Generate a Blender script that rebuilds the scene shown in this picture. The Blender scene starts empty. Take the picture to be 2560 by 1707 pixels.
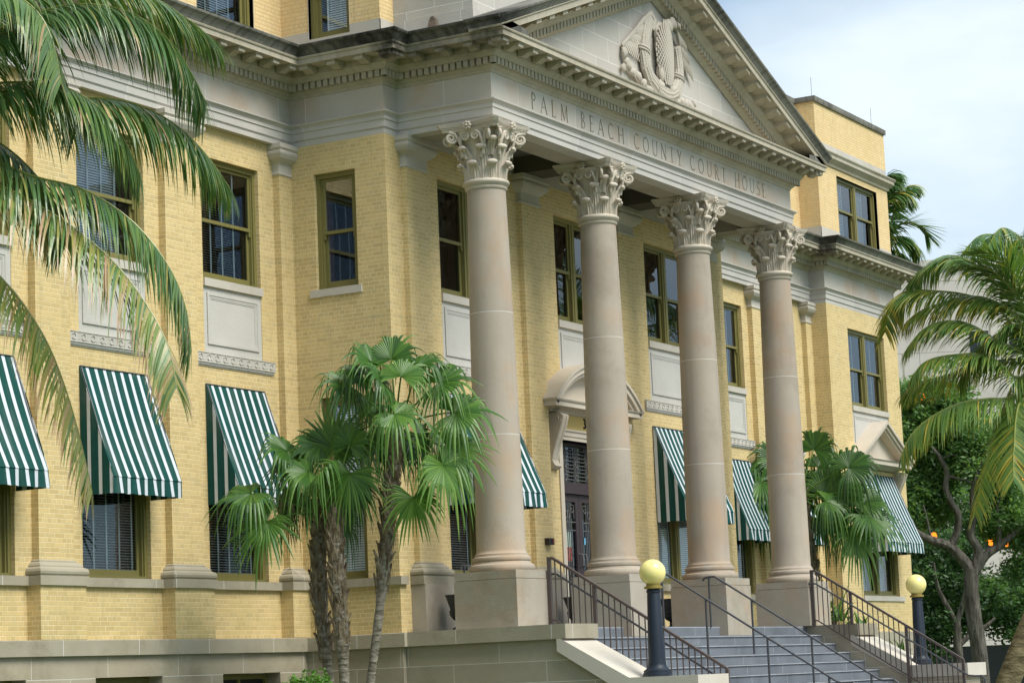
import bpy, bmesh, math, random
from mathutils import Vector, Matrix, noise
R = math.radians
PI = math.pi
random.seed(7)
S = bpy.context.scene
C = S.collection

# ------------------------------------------------------------------ camera
CAM = Vector((-43.855, -22.735, -0.931))
YAW, PITCH, ROLL, FPX = 1.06392, 0.139862, -0.042816, 6018.0
_d = Vector((math.sin(YAW)*math.cos(PITCH), math.cos(YAW)*math.cos(PITCH), math.sin(PITCH)))
_r = Vector((math.cos(YAW), -math.sin(YAW), 0)); _u = _r.cross(_d)
_r2 = _r*math.cos(ROLL)+_u*math.sin(ROLL); _u2 = -_r*math.sin(ROLL)+_u*math.cos(ROLL)
cd = bpy.data.cameras.new('camera'); cam = bpy.data.objects.new('camera', cd); C.objects.link(cam)
cd.sensor_width = 36; cd.lens = FPX/2560*36; cd.clip_start = 0.5; cd.clip_end = 3000
cam.matrix_world = Matrix(((_r2.x, _u2.x, -_d.x, CAM.x), (_r2.y, _u2.y, -_d.y, CAM.y), (_r2.z, _u2.z, -_d.z, CAM.z), (0, 0, 0, 1)))
S.camera = cam
def at(px, py, depth):
    """point in the place seen at photograph pixel (px,py), that many metres in front of the camera"""
    return CAM + (_d + _r2*(px-1280)/FPX - _u2*(py-853.5)/FPX)*depth

# ------------------------------------------------------------------ light
SUN_DIR = Vector((-0.10, -0.72, 0.95)).normalized()     # towards the sun
w = bpy.data.worlds.new('World'); S.world = w; w.use_nodes = True
nt = w.node_tree; nt.nodes.clear()
def N(nt, t, **k):
    n = nt.nodes.new(t)
    for a, b in k.items():
        if a.startswith('i_'):
            n.inputs[a[2:].replace('_', ' ')].default_value = b
        else: setattr(n, a, b)
    return n
sky = N(nt, 'ShaderNodeTexSky', sky_type='NISHITA', sun_disc=False)
sky.sun_elevation = math.asin(SUN_DIR.z); sky.sun_rotation = math.atan2(SUN_DIR.x, SUN_DIR.y)
sky.air_density = 1.0; sky.dust_density = 1.5
tc = N(nt, 'ShaderNodeTexCoord')
mp = N(nt, 'ShaderNodeMapping'); mp.inputs['Scale'].default_value = (1, 1, 2.6); mp.inputs['Location'].default_value = (0.3, 0.9, 0.35)
nz = N(nt, 'ShaderNodeTexNoise', i_Scale=2.6, i_Detail=7.0, i_Roughness=0.5)
rp = N(nt, 'ShaderNodeValToRGB'); rp.color_ramp.elements[0].position = 0.37; rp.color_ramp.elements[0].color = (0.12,)*3+(1,)
rp.color_ramp.elements[1].position = 0.63; rp.color_ramp.elements[1].color = (0.97,)*3+(1,)
sc = N(nt, 'ShaderNodeVectorMath', operation='SCALE'); sc.inputs['Scale'].default_value = 0.075
mx = N(nt, 'ShaderNodeMix', data_type='RGBA'); mx.inputs['B'].default_value = (0.535, 0.60, 0.635, 1)
bg = N(nt, 'ShaderNodeBackground'); bg.inputs['Strength'].default_value = 1.0
wo = N(nt, 'ShaderNodeOutputWorld')
L = nt.links.new
L(tc.outputs['Generated'], mp.inputs['Vector']); L(mp.outputs[0], nz.inputs['Vector']); L(nz.outputs['Fac'], rp.inputs[0])
tn = N(nt, 'ShaderNodeVectorMath', operation='MULTIPLY'); tn.inputs[1].default_value = (.66, .98, 1.16)
L(sky.outputs[0], sc.inputs[0]); L(sc.outputs[0], tn.inputs[0]); L(tn.outputs[0], mx.inputs['A']); L(rp.outputs[0], mx.inputs['Factor'])
L(mx.outputs['Result'], bg.inputs[0]); L(bg.outputs[0], wo.inputs[0])
sl = bpy.data.lights.new('sun', 'SUN'); sl.energy = 2.5; sl.angle = R(34); sl.color = (1, 0.96, 0.88)
sun = bpy.data.objects.new('sun', sl); C.objects.link(sun)
sun.rotation_euler = (-SUN_DIR).to_track_quat('-Z', 'Y').to_euler(); sun.location = (0, -30, 60)
S.view_settings.view_transform = 'Standard'; S.view_settings.look = 'None'
S.view_settings.exposure = 0.80; S.view_settings.gamma = 1.0

# ------------------------------------------------------------------ object helpers
def link(o, parent=None):
    C.objects.link(o)
    if parent: o.parent = parent
    return o
def obj(name, bm, m, parent=None, smooth=False, recalc=True, label=None):
    if recalc: bmesh.ops.recalc_face_normals(bm, faces=bm.faces[:])
    me = bpy.data.meshes.new(name); bm.to_mesh(me); bm.free()
    for k in (m if isinstance(m, (list, tuple)) else [m]): me.materials.append(k)
    if smooth:
        me.polygons.foreach_set('use_smooth', [True]*len(me.polygons))
        try: me.set_sharp_from_angle(angle=R(40))
        except Exception: pass
    o = link(bpy.data.objects.new(name, me), parent)
    if label: o['label'] = label
    return o
def tag(o, label, cat, group=None):
    o['label'] = label; o['category'] = cat
    if group: o['group'] = group
    return o
def thing(name, label, cat, loc=(0, 0, 0), group=None):
    o = link(bpy.data.objects.new(name, None)); o.location = loc; o.empty_display_size = .2
    return tag(o, label, cat, group)
def struct(o): o['kind'] = 'structure'; return o
def bx(bm, x0, x1, y0, y1, z0, z1):
    v = [bm.verts.new(p) for p in ((x0,y0,z0),(x1,y0,z0),(x1,y1,z0),(x0,y1,z0),(x0,y0,z1),(x1,y0,z1),(x1,y1,z1),(x0,y1,z1))]
    for f in ((0,3,2,1),(4,5,6,7),(0,1,5,4),(1,2,6,5),(2,3,7,6),(3,0,4,7)): bm.faces.new([v[i] for i in f])
def hexa(bm, P):
    v = [bm.verts.new(p) for p in P]
    for f in ((0,3,2,1),(4,5,6,7),(0,1,5,4),(1,2,6,5),(2,3,7,6),(3,0,4,7)): bm.faces.new([v[i] for i in f])
def lathe(bm, prof, c=(0, 0, 0), n=32, cap=True):
    rings = []
    for r, z in prof:
        rings.append([bm.verts.new((c[0]+r*math.cos(2*PI*i/n), c[1]+r*math.sin(2*PI*i/n), c[2]+z)) for i in range(n)])
    for a, b in zip(rings, rings[1:]):
        for i in range(n): bm.faces.new((a[i], a[(i+1) % n], b[(i+1) % n], b[i]))
    if cap:
        bm.faces.new(rings[0][::-1]); bm.faces.new(rings[-1])
def tube(bm, pts, rad, n=8, cap=True, flat=1.0):
    pts = [Vector(p) for p in pts]
    rad = rad if isinstance(rad, (list, tuple)) else [rad]*len(pts)
    rings = []; up = None
    for i, p in enumerate(pts):
        t = (pts[min(i+1, len(pts)-1)]-pts[max(i-1, 0)]).normalized()
        if up is None:
            up = Vector((0, 0, 1)) if abs(t.z) < .9 else Vector((1, 0, 0))
        s = t.cross(up)
        if s.length < 1e-4: s = t.orthogonal()
        s.normalize(); up = s.cross(t).normalized()
        rings.append([bm.verts.new(p+(s*math.cos(2*PI*k/n)+up*math.sin(2*PI*k/n)*flat)*rad[i]) for k in range(n)])
    for a, b in zip(rings, rings[1:]):
        for k in range(n): bm.faces.new((a[k], a[(k+1) % n], b[(k+1) % n], b[k]))
    if cap:
        bm.faces.new(rings[0][::-1]); bm.faces.new(rings[-1])
def sweep(bm, prof, path, closed=False, cap=True):
    """prof [(p outward, z)], path [(x,y)]; outward is to the right of travel"""
    n = len(path); P = [Vector(q) for q in path]; cols = []
    for i in range(n):
        def nrm(a, b):
            d = (b-a).normalized(); return Vector((d.y, -d.x))
        if closed or 0 < i < n-1:
            n1 = nrm(P[i-1], P[i]); n2 = nrm(P[i], P[(i+1) % n])
            m = (n1+n2); m = m/ max(1e-6, m.dot(n1))
        elif i == 0: m = nrm(P[0], P[1])
        else: m = nrm(P[-2], P[-1])
        cols.append([bm.verts.new((P[i].x+m.x*p, P[i].y+m.y*p, z)) for p, z in prof])
    k = n if closed else n-1
    for i in range(k):
        a, b = cols[i], cols[(i+1) % n]
        for j in range(len(prof)-1): bm.faces.new((a[j], b[j], b[j+1], a[j+1]))
    if cap and not closed:
        bm.faces.new(cols[0][::-1]); bm.faces.new(cols[-1])
def uvlayer(bm): return bm.loops.layers.uv.verify()

# ------------------------------------------------------------------ materials
def mat(name, base=(.5, .5, .5), rough=.7, spec=.3, metal=0, emit=None):
    m = bpy.data.materials.new(name); m.use_nodes = True
    b = m.node_tree.nodes['Principled BSDF']
    b.inputs['Base Color'].default_value = (*base, 1); b.inputs['Roughness'].default_value = rough
    b.inputs['Specular IOR Level'].default_value = spec; b.inputs['Metallic'].default_value = metal
    if emit: b.inputs['Emission Color'].default_value = (*emit[0], 1); b.inputs['Emission Strength'].default_value = emit[1]
    return m
def nodes(m):
    t = m.node_tree; return t, t.nodes['Principled BSDF'], t.links.new
def wallcoord(t, L_, zoff=0.0, uoff=0.0):
    """(x+y, z, 0) so that courses run on over both facings of axis-aligned walls"""
    tc = t.nodes.new('ShaderNodeTexCoord'); s = t.nodes.new('ShaderNodeSeparateXYZ'); L_(tc.outputs['Object'], s.inputs[0])
    a = N(t, 'ShaderNodeMath', operation='ADD'); L_(s.outputs[0], a.inputs[0]); L_(s.outputs[1], a.inputs[1])
    a2 = N(t, 'ShaderNodeMath', operation='ADD'); L_(a.outputs[0], a2.inputs[0]); a2.inputs[1].default_value = uoff
    z2 = N(t, 'ShaderNodeMath', operation='ADD'); L_(s.outputs[2], z2.inputs[0]); z2.inputs[1].default_value = zoff
    c = t.nodes.new('ShaderNodeCombineXYZ'); L_(a2.outputs[0], c.inputs[0]); L_(z2.outputs[0], c.inputs[1])
    return tc, s, c
def mixc(t, L_, fac, a, b, mode='MIX'):
    m = N(t, 'ShaderNodeMix', data_type='RGBA', blend_type=mode)
    for key, v in (('Factor', fac), ('A', a), ('B', b)):
        if hasattr(v, 'links') or hasattr(v, 'node'): L_(v, m.inputs[key])
        elif key == 'Factor': m.inputs[key].default_value = v
        else: m.inputs[key].default_value = (*v, 1)
    return m.outputs['Result']
def noise_fac(t, L_, vec, scale, lo, hi, detail=5, rough=.55):
    n = N(t, 'ShaderNodeTexNoise', i_Scale=scale, i_Detail=float(detail), i_Roughness=rough)
    if vec is not None: L_(vec, n.inputs['Vector'])
    r = N(t, 'ShaderNodeMapRange'); r.inputs['From Min'].default_value = lo; r.inputs['From Max'].default_value = hi
    L_(n.outputs['Fac'], r.inputs['Value']); return r.outputs[0]
def bump(t, L_, h, b, strength, dist):
    n = N(t, 'ShaderNodeBump'); n.inputs['Strength'].default_value = strength; n.inputs['Distance'].default_value = dist
    L_(h, n.inputs['Height']); L_(n.outputs[0], b.inputs['Normal']); return n

def brick_mat(name, c1, c2, c3, mortar):
    m = mat(name, rough=.78, spec=.25); t, b, L_ = nodes(m)
    tc, s, c = wallcoord(t, L_)
    br = N(t, 'ShaderNodeTexBrick'); L_(c.outputs[0], br.inputs['Vector'])
    br.offset = .5; br.squash = 0.5; br.squash_frequency = 4
    br.inputs['Scale'].default_value = 1; br.inputs['Brick Width'].default_value = .235; br.inputs['Row Height'].default_value = .0765
    br.inputs['Mortar Size'].default_value = .0068; br.inputs['Mortar Smooth'].default_value = .3; br.inputs['Bias'].default_value = -.15
    br.inputs['Color1'].default_value = (*c1, 1); br.inputs['Color2'].default_value = (*c2, 1); br.inputs['Mortar'].default_value = (*mortar, 1)
    # a second lookup shifted far away gives each brick an independent odd colour
    br2 = N(t, 'ShaderNodeTexBrick'); br2.offset = .5; br2.squash = .5; br2.squash_frequency = 4
    mp2 = N(t, 'ShaderNodeMapping'); mp2.inputs['Location'].default_value = (0.235*40, 0.0765*64, 0); L_(c.outputs[0], mp2.inputs[0]); L_(mp2.outputs[0], br2.inputs['Vector'])
    for k, v in (('Scale', 1), ('Brick Width', .235), ('Row Height', .0765), ('Mortar Size', .0), ('Bias', -.3)): br2.inputs[k].default_value = v
    br2.inputs['Color1'].default_value = (0, 0, 0, 1); br2.inputs['Color2'].default_value = (1, 1, 1, 1)
    rr = N(t, 'ShaderNodeMapRange'); rr.inputs['From Min'].default_value = .62; rr.inputs['From Max'].default_value = .98
    L_(br2.outputs['Color'], rr.inputs['Value'])
    inv = N(t, 'ShaderNodeMath', operation='SUBTRACT'); inv.inputs[0].default_value = 1; L_(br.outputs['Fac'], inv.inputs[1])
    mm = N(t, 'ShaderNodeMath', operation='MULTIPLY'); L_(rr.outputs[0], mm.inputs[0]); L_(inv.outputs[0], mm.inputs[1])
    col = mixc(t, L_, mm.outputs[0], br.outputs['Color'], c3)
    f = noise_fac(t, L_, tc.outputs['Object'], .9, .35, .75)
    k = N(t, 'ShaderNodeMath', operation='MULTIPLY'); L_(f, k.inputs[0]); k.inputs[1].default_value = .45
    col = mixc(t, L_, k.outputs[0], col, (.60, .42, .17))
    f3 = noise_fac(t, L_, tc.outputs['Object'], 9, .3, .8)
    k3 = N(t, 'ShaderNodeMath', operation='MULTIPLY'); L_(f3, k3.inputs[0]); k3.inputs[1].default_value = .22
    col = mixc(t, L_, k3.outputs[0], col, (.62, .55, .36))
    # soot streaks running down from ledges
    mp3 = N(t, 'ShaderNodeMapping'); mp3.inputs['Scale'].default_value = (7, .6, 1); L_(c.outputs[0], mp3.inputs[0])
    f4 = noise_fac(t, L_, mp3.outputs[0], 1.0, .55, .85)
    k4 = N(t, 'ShaderNodeMath', operation='MULTIPLY'); L_(f4, k4.inputs[0]); k4.inputs[1].default_value = .5
    col = mixc(t, L_, k4.outputs[0], col, (.36, .30, .14))
    # damp: greenish low on the wall
    zr = N(t, 'ShaderNodeMapRange'); zr.inputs['From Min'].default_value = 1.2; zr.inputs['From Max'].default_value = -.2; zr.inputs['To Max'].default_value = .4
    L_(s.outputs[2], zr.inputs['Value']); f2 = noise_fac(t, L_, tc.outputs['Object'], 2.2, .4, .65)
    k2 = N(t, 'ShaderNodeMath', operation='MULTIPLY'); L_(f2, k2.inputs[0]); L_(zr.outputs[0], k2.inputs[1])
    col = mixc(t, L_, k2.outputs[0], col, (.40, .33, .12))
    L_(col, b.inputs['Base Color'])
    h = mixc(t, L_, .25, inv.outputs[0], f3)
    bump(t, L_, h, b, .8, .008)
    return m
BRICK = brick_mat('yellow brick', (.66, .485, .225), (.50, .365, .165), (.44, .41, .28), (.82, .69, .40))
BRICK_HI = brick_mat('orange yellow brick', (.82, .60, .31), (.76, .53, .26), (.84, .72, .50), (.60, .45, .25))

def stone_mat(name, c1, c2, stain, bw=1.4, bh=.6, mortar=.006, stain_amt=.5, streak=.0, joint=(.66, .64, .6), zoff=0., uoff=0., warm=.0, boff=.5):
    m = mat(name, rough=.75, spec=.25); t, b, L_ = nodes(m)
    tc, s, c = wallcoord(t, L_, zoff, uoff)
    f = noise_fac(t, L_, tc.outputs['Object'], .8, .3, .7, 7, .62)
    col = mixc(t, L_, f, c1, c2)
    f = noise_fac(t, L_, tc.outputs['Object'], 26, .3, .75, 3)
    k = N(t, 'ShaderNodeMath', operation='MULTIPLY'); L_(f, k.inputs[0]); k.inputs[1].default_value = .16
    col = mixc(t, L_, k.outputs[0], col, tuple(x*.72 for x in c1))
    f = noise_fac(t, L_, tc.outputs['Object'], .55, .52, .72, 8, .7)
    k = N(t, 'ShaderNodeMath', operation='MULTIPLY'); L_(f, k.inputs[0]); k.inputs[1].default_value = stain_amt
    col = mixc(t, L_, k.outputs[0], col, stain)
    if warm:
        f = noise_fac(t, L_, tc.outputs['Object'], .9, .5, .66, 6, .6)
        k = N(t, 'ShaderNodeMath', operation='MULTIPLY'); L_(f, k.inputs[0]); k.inputs[1].default_value = warm
        col = mixc(t, L_, k.outputs[0], col, (.50, .30, .16))
    if streak:
        mp = N(t, 'ShaderNodeMapping'); mp.inputs['Scale'].default_value = (9, .35, 1); L_(c.outputs[0], mp.inputs[0])
        f = noise_fac(t, L_, mp.outputs[0], 1.0, .5, .78, 6)
        k = N(t, 'ShaderNodeMath', operation='MULTIPLY'); L_(f, k.inputs[0]); k.inputs[1].default_value = streak
        col = mixc(t, L_, k.outputs[0], col, (.035, .035, .028))
    if bw:
        br = N(t, 'ShaderNodeTexBrick'); L_(c.outputs[0], br.inputs['Vector']); br.offset = boff
        for kk, v in (('Scale', 1), ('Brick Width', bw), ('Row Height', bh), ('Mortar Size', mortar), ('Mortar Smooth', .1), ('Bias', 0)): br.inputs[kk].default_value = v
        br.inputs['Color1'].default_value = (.90, .90, .90, 1); br.inputs['Color2'].default_value = (1.06, 1.05, 1.04, 1); br.inputs['Mortar'].default_value = (1, 1, 1, 1)
        col = mixc(t, L_, .8, col, br.outputs['Color'], 'MULTIPLY')
        col = mixc(t, L_, br.outputs['Fac'], col, joint)
    L_(col, b.inputs['Base Color'])
    f = noise_fac(t, L_, tc.outputs['Object'], 40, .3, .8, 4)
    bump(t, L_, f, b, .25, .01)
    return m
ST1, ST2 = (.56, .515, .445), (.48, .435, .37)
STONE = stone_mat('limestone', ST1, ST2, (.33, .29, .24), 0)
STONE_FR = stone_mat('frieze limestone', (.53, .49, .43), (.47, .425, .365), (.40, .34, .27), 2.27, 3, .006, .4, zoff=-8.5, warm=.4)
STONE_W = stone_mat('ashlar limestone', (.55, .52, .47), (.47, .435, .38), (.38, .35, .31), 1.2, .47, .006, .35, joint=(.72, .7, .66), zoff=-.08)
STONE_PN = stone_mat('panel limestone', (.56, .535, .49), (.48, .455, .41), (.40, .375, .335), 0)
STONE_BASE = stone_mat('basement limestone', (.42, .37, .28), (.34, .29, .21), (.20, .165, .10), 1.85, .36, .006, .75, joint=(.58, .55, .47), zoff=.25)
STONE_LEDGE = stone_mat('water table limestone', (.42, .375, .29), (.33, .29, .21), (.16, .14, .09), 1.9, 1.0, .006, .8, zoff=.6)
STONE_COR = stone_mat('cornice limestone', (.50, .445, .35), (.40, .35, .26), (.27, .235, .16), 0, stain_amt=.6, streak=.22)
STONE_GUT = stone_mat('weathered gutter stone', (.26, .245, .205), (.15, .14, .12), (.03, .03, .025), 0, stain_amt=.9, streak=.9)
def soot_at(m, pts):
    t, b, L_ = nodes(m); src = b.inputs['Base Color'].links[0].from_socket; tc = t.nodes.new('ShaderNodeTexCoord')
    nf = noise_fac(t, L_, tc.outputs['Object'], 5, .3, .7, 6)
    for p, r, amt in pts:
        d = N(t, 'ShaderNodeVectorMath', operation='DISTANCE'); L_(tc.outputs['Object'], d.inputs[0]); d.inputs[1].default_value = (p[0], p[1], p[2])
        q = N(t, 'ShaderNodeMapRange'); q.inputs['From Min'].default_value = r; q.inputs['From Max'].default_value = r*.45; q.inputs['To Max'].default_value = 1; L_(d.outputs['Value'], q.inputs['Value'])
        k = N(t, 'ShaderNodeMath', operation='MULTIPLY_ADD'); L_(nf, k.inputs[0]); k.inputs[1].default_value = .9; k.inputs[2].default_value = .35
        k2 = N(t, 'ShaderNodeMath', operation='MULTIPLY'); k2.use_clamp = True; L_(k.outputs[0], k2.inputs[0]); L_(q.outputs[0], k2.inputs[1])
        k3 = N(t, 'ShaderNodeMath', operation='MULTIPLY'); L_(k2.outputs[0], k3.inputs[0]); k3.inputs[1].default_value = amt
        src = mixc(t, L_, k3.outputs[0], src, (.018, .018, .016))
    L_(src, b.inputs['Base Color'])
soot_at(STONE_GUT, [((-8.1, -.5, 10.7), 1.1, .95), ((-7.6, -2.2, 10.7), 1.3, .75), ((-8.2, .6, 10.7), .9, .6), ((17.4, 1.0, 10.7), .8, .7), ((-8.15, 1.5, 10.7), .5, .5)])
soot_at(STONE_COR, [((-8.0, -.55, 10.35), .45, .9), ((-7.6, -.9, 10.4), .6, .55), ((-7.55, -1.7, 10.42), .7, .5), ((-7.5, -2.35, 10.4), .45, .8), ((17.4, 1.3, 10.38), .5, .8)])
STONE_COL = stone_mat('column limestone', (.45, .385, .31), (.385, .325, .26), (.29, .235, .175), 4.4, 2.2, 0., .8, zoff=-3.4, uoff=6.05, boff=0, warm=.4, streak=.16)
STONE_CAP = stone_mat('carved limestone', (.58, .51, .42), (.49, .425, .335), (.31, .265, .19), 0, stain_amt=.5)
STONE_PED = stone_mat('pedestal limestone', (.43, .38, .315), (.33, .29, .225), (.23, .185, .115), 0, stain_amt=.7, warm=.3)
CHEEK = stone_mat('pale coping stone', (.62, .57, .49), (.54, .48, .40), (.42, .36, .29), 0, stain_amt=.3)
LETTER = mat('darker carved letter', (.42, .375, .30), .9)  # colour inside the letter cuts, darker than the frieze stone
JOINT = mat('white joint mortar', (.60, .56, .50), .9)
GRAN = stone_mat('grey granite', (.19, .205, .23), (.12, .13, .15), (.075, .08, .085), 1.75, .2, .004, .6, joint=(.5, .5, .5), zoff=.02)
OLIVE = mat('olive green paint', (.19, .165, .052), .5, .4)
DOORM = mat('aubergine bronze paint', (.045, .033, .038), .45, .4)
IRONM = mat('grille iron', (.13, .125, .125), .45, .5)
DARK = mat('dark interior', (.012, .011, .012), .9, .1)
BROWN = mat('brown inner reveal', (.10, .045, .04), .6, .3)
WHITE = mat('blind slat white', (.80, .84, .84), .55)
RAILM = mat('brown rail paint', (.082, .058, .052), .4, .5)
RAILG = mat('dark grey rail paint', (.055, .055, .06), .35, .5)
LAMPM = mat('navy lamp post paint', (.009, .016, .029), .5, .4)
URNM = mat('charcoal urn', (.05, .055, .06), .6, .4)
def glass_mat():
    m = bpy.data.materials.new('window glass'); m.use_nodes = True; t = m.node_tree; t.nodes.clear(); L_ = t.links.new
    tr = N(t, 'ShaderNodeBsdfTransparent'); tr.inputs[0].default_value = (.93, .95, .95, 1)
    gl = N(t, 'ShaderNodeBsdfGlossy'); gl.inputs['Roughness'].default_value = .015; gl.inputs['Color'].default_value = (.9, .95, 1, 1)
    fr = N(t, 'ShaderNodeFresnel'); fr.inputs[0].default_value = 1.62
    tc = t.nodes.new('ShaderNodeTexCoord'); nz = N(t, 'ShaderNodeTexNoise', i_Scale=1.1, i_Detail=1.0); L_(tc.outputs['Object'], nz.inputs['Vector'])
    bp = N(t, 'ShaderNodeBump'); bp.inputs['Strength'].default_value = .12; bp.inputs['Distance'].default_value = .02; L_(nz.outputs['Fac'], bp.inputs['Height'])
    L_(bp.outputs[0], gl.inputs['Normal'])
    ad = N(t, 'ShaderNodeMath', operation='MULTIPLY_ADD'); ad.inputs[1].default_value = 1.25; ad.inputs[2].default_value = 0.0; L_(fr.outputs[0], ad.inputs[0])
    mx = N(t, 'ShaderNodeMixShader'); L_(ad.outputs[0], mx.inputs[0]); L_(tr.outputs[0], mx.inputs[1]); L_(gl.outputs[0], mx.inputs[2])
    o = N(t, 'ShaderNodeOutputMaterial'); L_(mx.outputs[0], o.inputs[0]); return m
GLASS = glass_mat()
def awning_mat():
    m = mat('green and white awning canvas', rough=.75, spec=.2); t, b, L_ = nodes(m)
    uv = t.nodes.new('ShaderNodeUVMap'); s = t.nodes.new('ShaderNodeSeparateXYZ'); L_(uv.outputs[0], s.inputs[0])
    a = N(t, 'ShaderNodeMath', operation='MULTIPLY'); L_(s.outputs[0], a.inputs[0]); a.inputs[1].default_value = 1/.222
    f = N(t, 'ShaderNodeMath', operation='FRACT'); L_(a.outputs[0], f.inputs[0])
    g = N(t, 'ShaderNodeMath', operation='GREATER_THAN'); L_(f.outputs[0], g.inputs[0]); g.inputs[1].default_value = .66
    tc = t.nodes.new('ShaderNodeTexCoord'); nf = noise_fac(t, L_, tc.outputs['Object'], 2.5, .3, .8)
    gr = mixc(t, L_, nf, (.006, .056, .048), (.009, .074, .064))
    wh = mixc(t, L_, nf, (.62, .65, .70), (.56, .59, .63))
    mpd = N(t, 'ShaderNodeMapping'); mpd.inputs['Scale'].default_value = (6, 2, .8); L_(tc.outputs['Object'], mpd.inputs[0])
    dirt = noise_fac(t, L_, mpd.outputs[0], 1.0, .5, .8); kd = N(t, 'ShaderNodeMath', operation='MULTIPLY'); L_(dirt, kd.inputs[0]); kd.inputs[1].default_value = .28
    L_(mixc(t, L_, kd.outputs[0], mixc(t, L_, g.outputs[0], gr, wh), (.22, .22, .19)), b.inputs['Base Color'])
    n2 = N(t, 'ShaderNodeTexNoise', i_Scale=3.0, i_Detail=2.0); L_(tc.outputs['Object'], n2.inputs['Vector']); bump(t, L_, n2.outputs['Fac'], b, .35, .05)
    return m
AWN = awning_mat()
def leaf_mat(name, ramp, rough=.42, trans=.25, spec=.5):
    m = bpy.data.materials.new(name); m.use_nodes = True; t, b, L_ = nodes(m)
    at_ = N(t, 'ShaderNodeAttribute'); at_.attribute_name = 'tint'
    rp = N(t, 'ShaderNodeValToRGB')
    while len(rp.color_ramp.elements) < len(ramp): rp.color_ramp.elements.new(.5)
    for e, (p, c) in zip(rp.color_ramp.elements, ramp): e.position = p; e.color = (*c, 1)
    L_(at_.outputs['Fac'], rp.inputs[0]); L_(rp.outputs[0], b.inputs['Base Color'])
    b.inputs['Roughness'].default_value = rough; b.inputs['Specular IOR Level'].default_value = spec
    tl = N(t, 'ShaderNodeBsdfTranslucent'); sc_ = N(t, 'ShaderNodeMix', data_type='RGBA', blend_type='MULTIPLY'); sc_.inputs['Factor'].default_value = 1
    L_(rp.outputs[0], sc_.inputs['A']); sc_.inputs['B'].default_value = (1.5, 1.5, .7, 1); L_(sc_.outputs['Result'], tl.inputs[0])
    mx = N(t, 'ShaderNodeMixShader'); mx.inputs[0].default_value = trans; L_(b.outputs[0], mx.inputs[1]); L_(tl.outputs[0], mx.inputs[2])
    L_(mx.outputs[0], t.nodes['Material Output'].inputs[0]); return m
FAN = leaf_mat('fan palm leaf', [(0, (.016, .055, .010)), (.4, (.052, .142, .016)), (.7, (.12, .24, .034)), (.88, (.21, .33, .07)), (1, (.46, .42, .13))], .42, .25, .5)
COCO = leaf_mat('coconut frond leaf', [(0, (.035, .095, .04)), (.4, (.09, .18, .06)), (.7, (.19, .27, .065)), (.86, (.32, .31, .08)), (1, (.46, .29, .18))], .30, .25, .6)
COCOG = leaf_mat('green coconut frond leaf', [(0, (.04, .11, .04)), (.4, (.10, .20, .05)), (.75, (.23, .31, .06)), (1, (.50, .38, .06))], .32, .25, .6)
OAK = leaf_mat('oak leaf', [(0, (.04, .09, .035)), (.5, (.10, .20, .06)), (1, (.20, .34, .10))], .5, .4)
BUSH = leaf_mat('shrub leaf', [(0, (.05, .14, .02)), (1, (.15, .33, .05))], .5)
RACH = mat('frond midrib', (.30, .30, .07), .5)
def bark_mat(name, c1, c2, sx, sz, dist=.03):
    m = mat(name, rough=.9, spec=.15); t, b, L_ = nodes(m)
    tc = t.nodes.new('ShaderNodeTexCoord'); mp = N(t, 'ShaderNodeMapping'); mp.inputs['Scale'].default_value = (sx, sx, sz); L_(tc.outputs['Object'], mp.inputs[0])
    f = noise_fac(t, L_, mp.outputs[0], 1.0, .35, .68, 6, .6)
    L_(mixc(t, L_, f, c1, c2), b.inputs['Base Color']); bump(t, L_, f, b, .9, dist); return m
BARK_BOOT = bark_mat('fibrous palm bark', (.10, .065, .038), (.36, .29, .20), 14, 5)
BARK_SM = bark_mat('ringed palm bark', (.15, .125, .09), (.40, .35, .28), 5, 14)
BARK_OAK = bark_mat('oak bark', (.075, .066, .055), (.20, .18, .15), 7, 1.6, .05)
BARK_COCO = bark_mat('coconut trunk bark', (.12, .095, .05), (.32, .26, .15), 3, 9)

# ================================================================== SETTING
bm = bmesh.new(); v = [bm.verts.new(p) for p in ((-900, -900, -2.42), (1200, -900, -2.42), (1200, 1200, -2.42), (-900, 1200, -2.42))]; bm.faces.new(v)
GR = mat('lawn ground', (.07, .11, .035), .95, .1); t, b, L_ = nodes(GR)
tc = t.nodes.new('ShaderNodeTexCoord'); f = noise_fac(t, L_, tc.outputs['Object'], .5, .35, .7, 8)
L_(mixc(t, L_, f, (.045, .085, .02), (.11, .14, .045)), b.inputs['Base Color'])
struct(obj('ground', bm, GR))
PAVE = stone_mat('concrete paving', (.36, .34, .31), (.30, .285, .26), (.22, .2, .18), 0)
bm = bmesh.new(); bx(bm, -7.6, 7.6, -30, -5.72, -2.6, -2.38); struct(obj('path', bm, PAVE))

# ================================================================== COURTHOUSE
CH = thing('courthouse', 'yellow brick and limestone courthouse with four column portico and carved pediment', 'building', (0, 0, -2.4))
class P_:   # parent proxy: parts are modelled in world coordinates
    pass
def part(name, bm, m, parent=None, smooth=False, label=None, recalc=True):
    par = parent or CH
    o = obj(name, bm, m, None, smooth, recalc, label)
    o.parent = par
    q = par; off = Vector((0, 0, 0))
    while q is not None: off += q.location; q = q.parent
    o.location = -off
    return o
W, WB, XP, XE = 6.92, 7.38, 17.92, 23.4
YW, YP, YF = 2.06, 1.6, -2.02
ZA, ZFB, ZFT = 9.05, 9.46, 9.96

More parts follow.
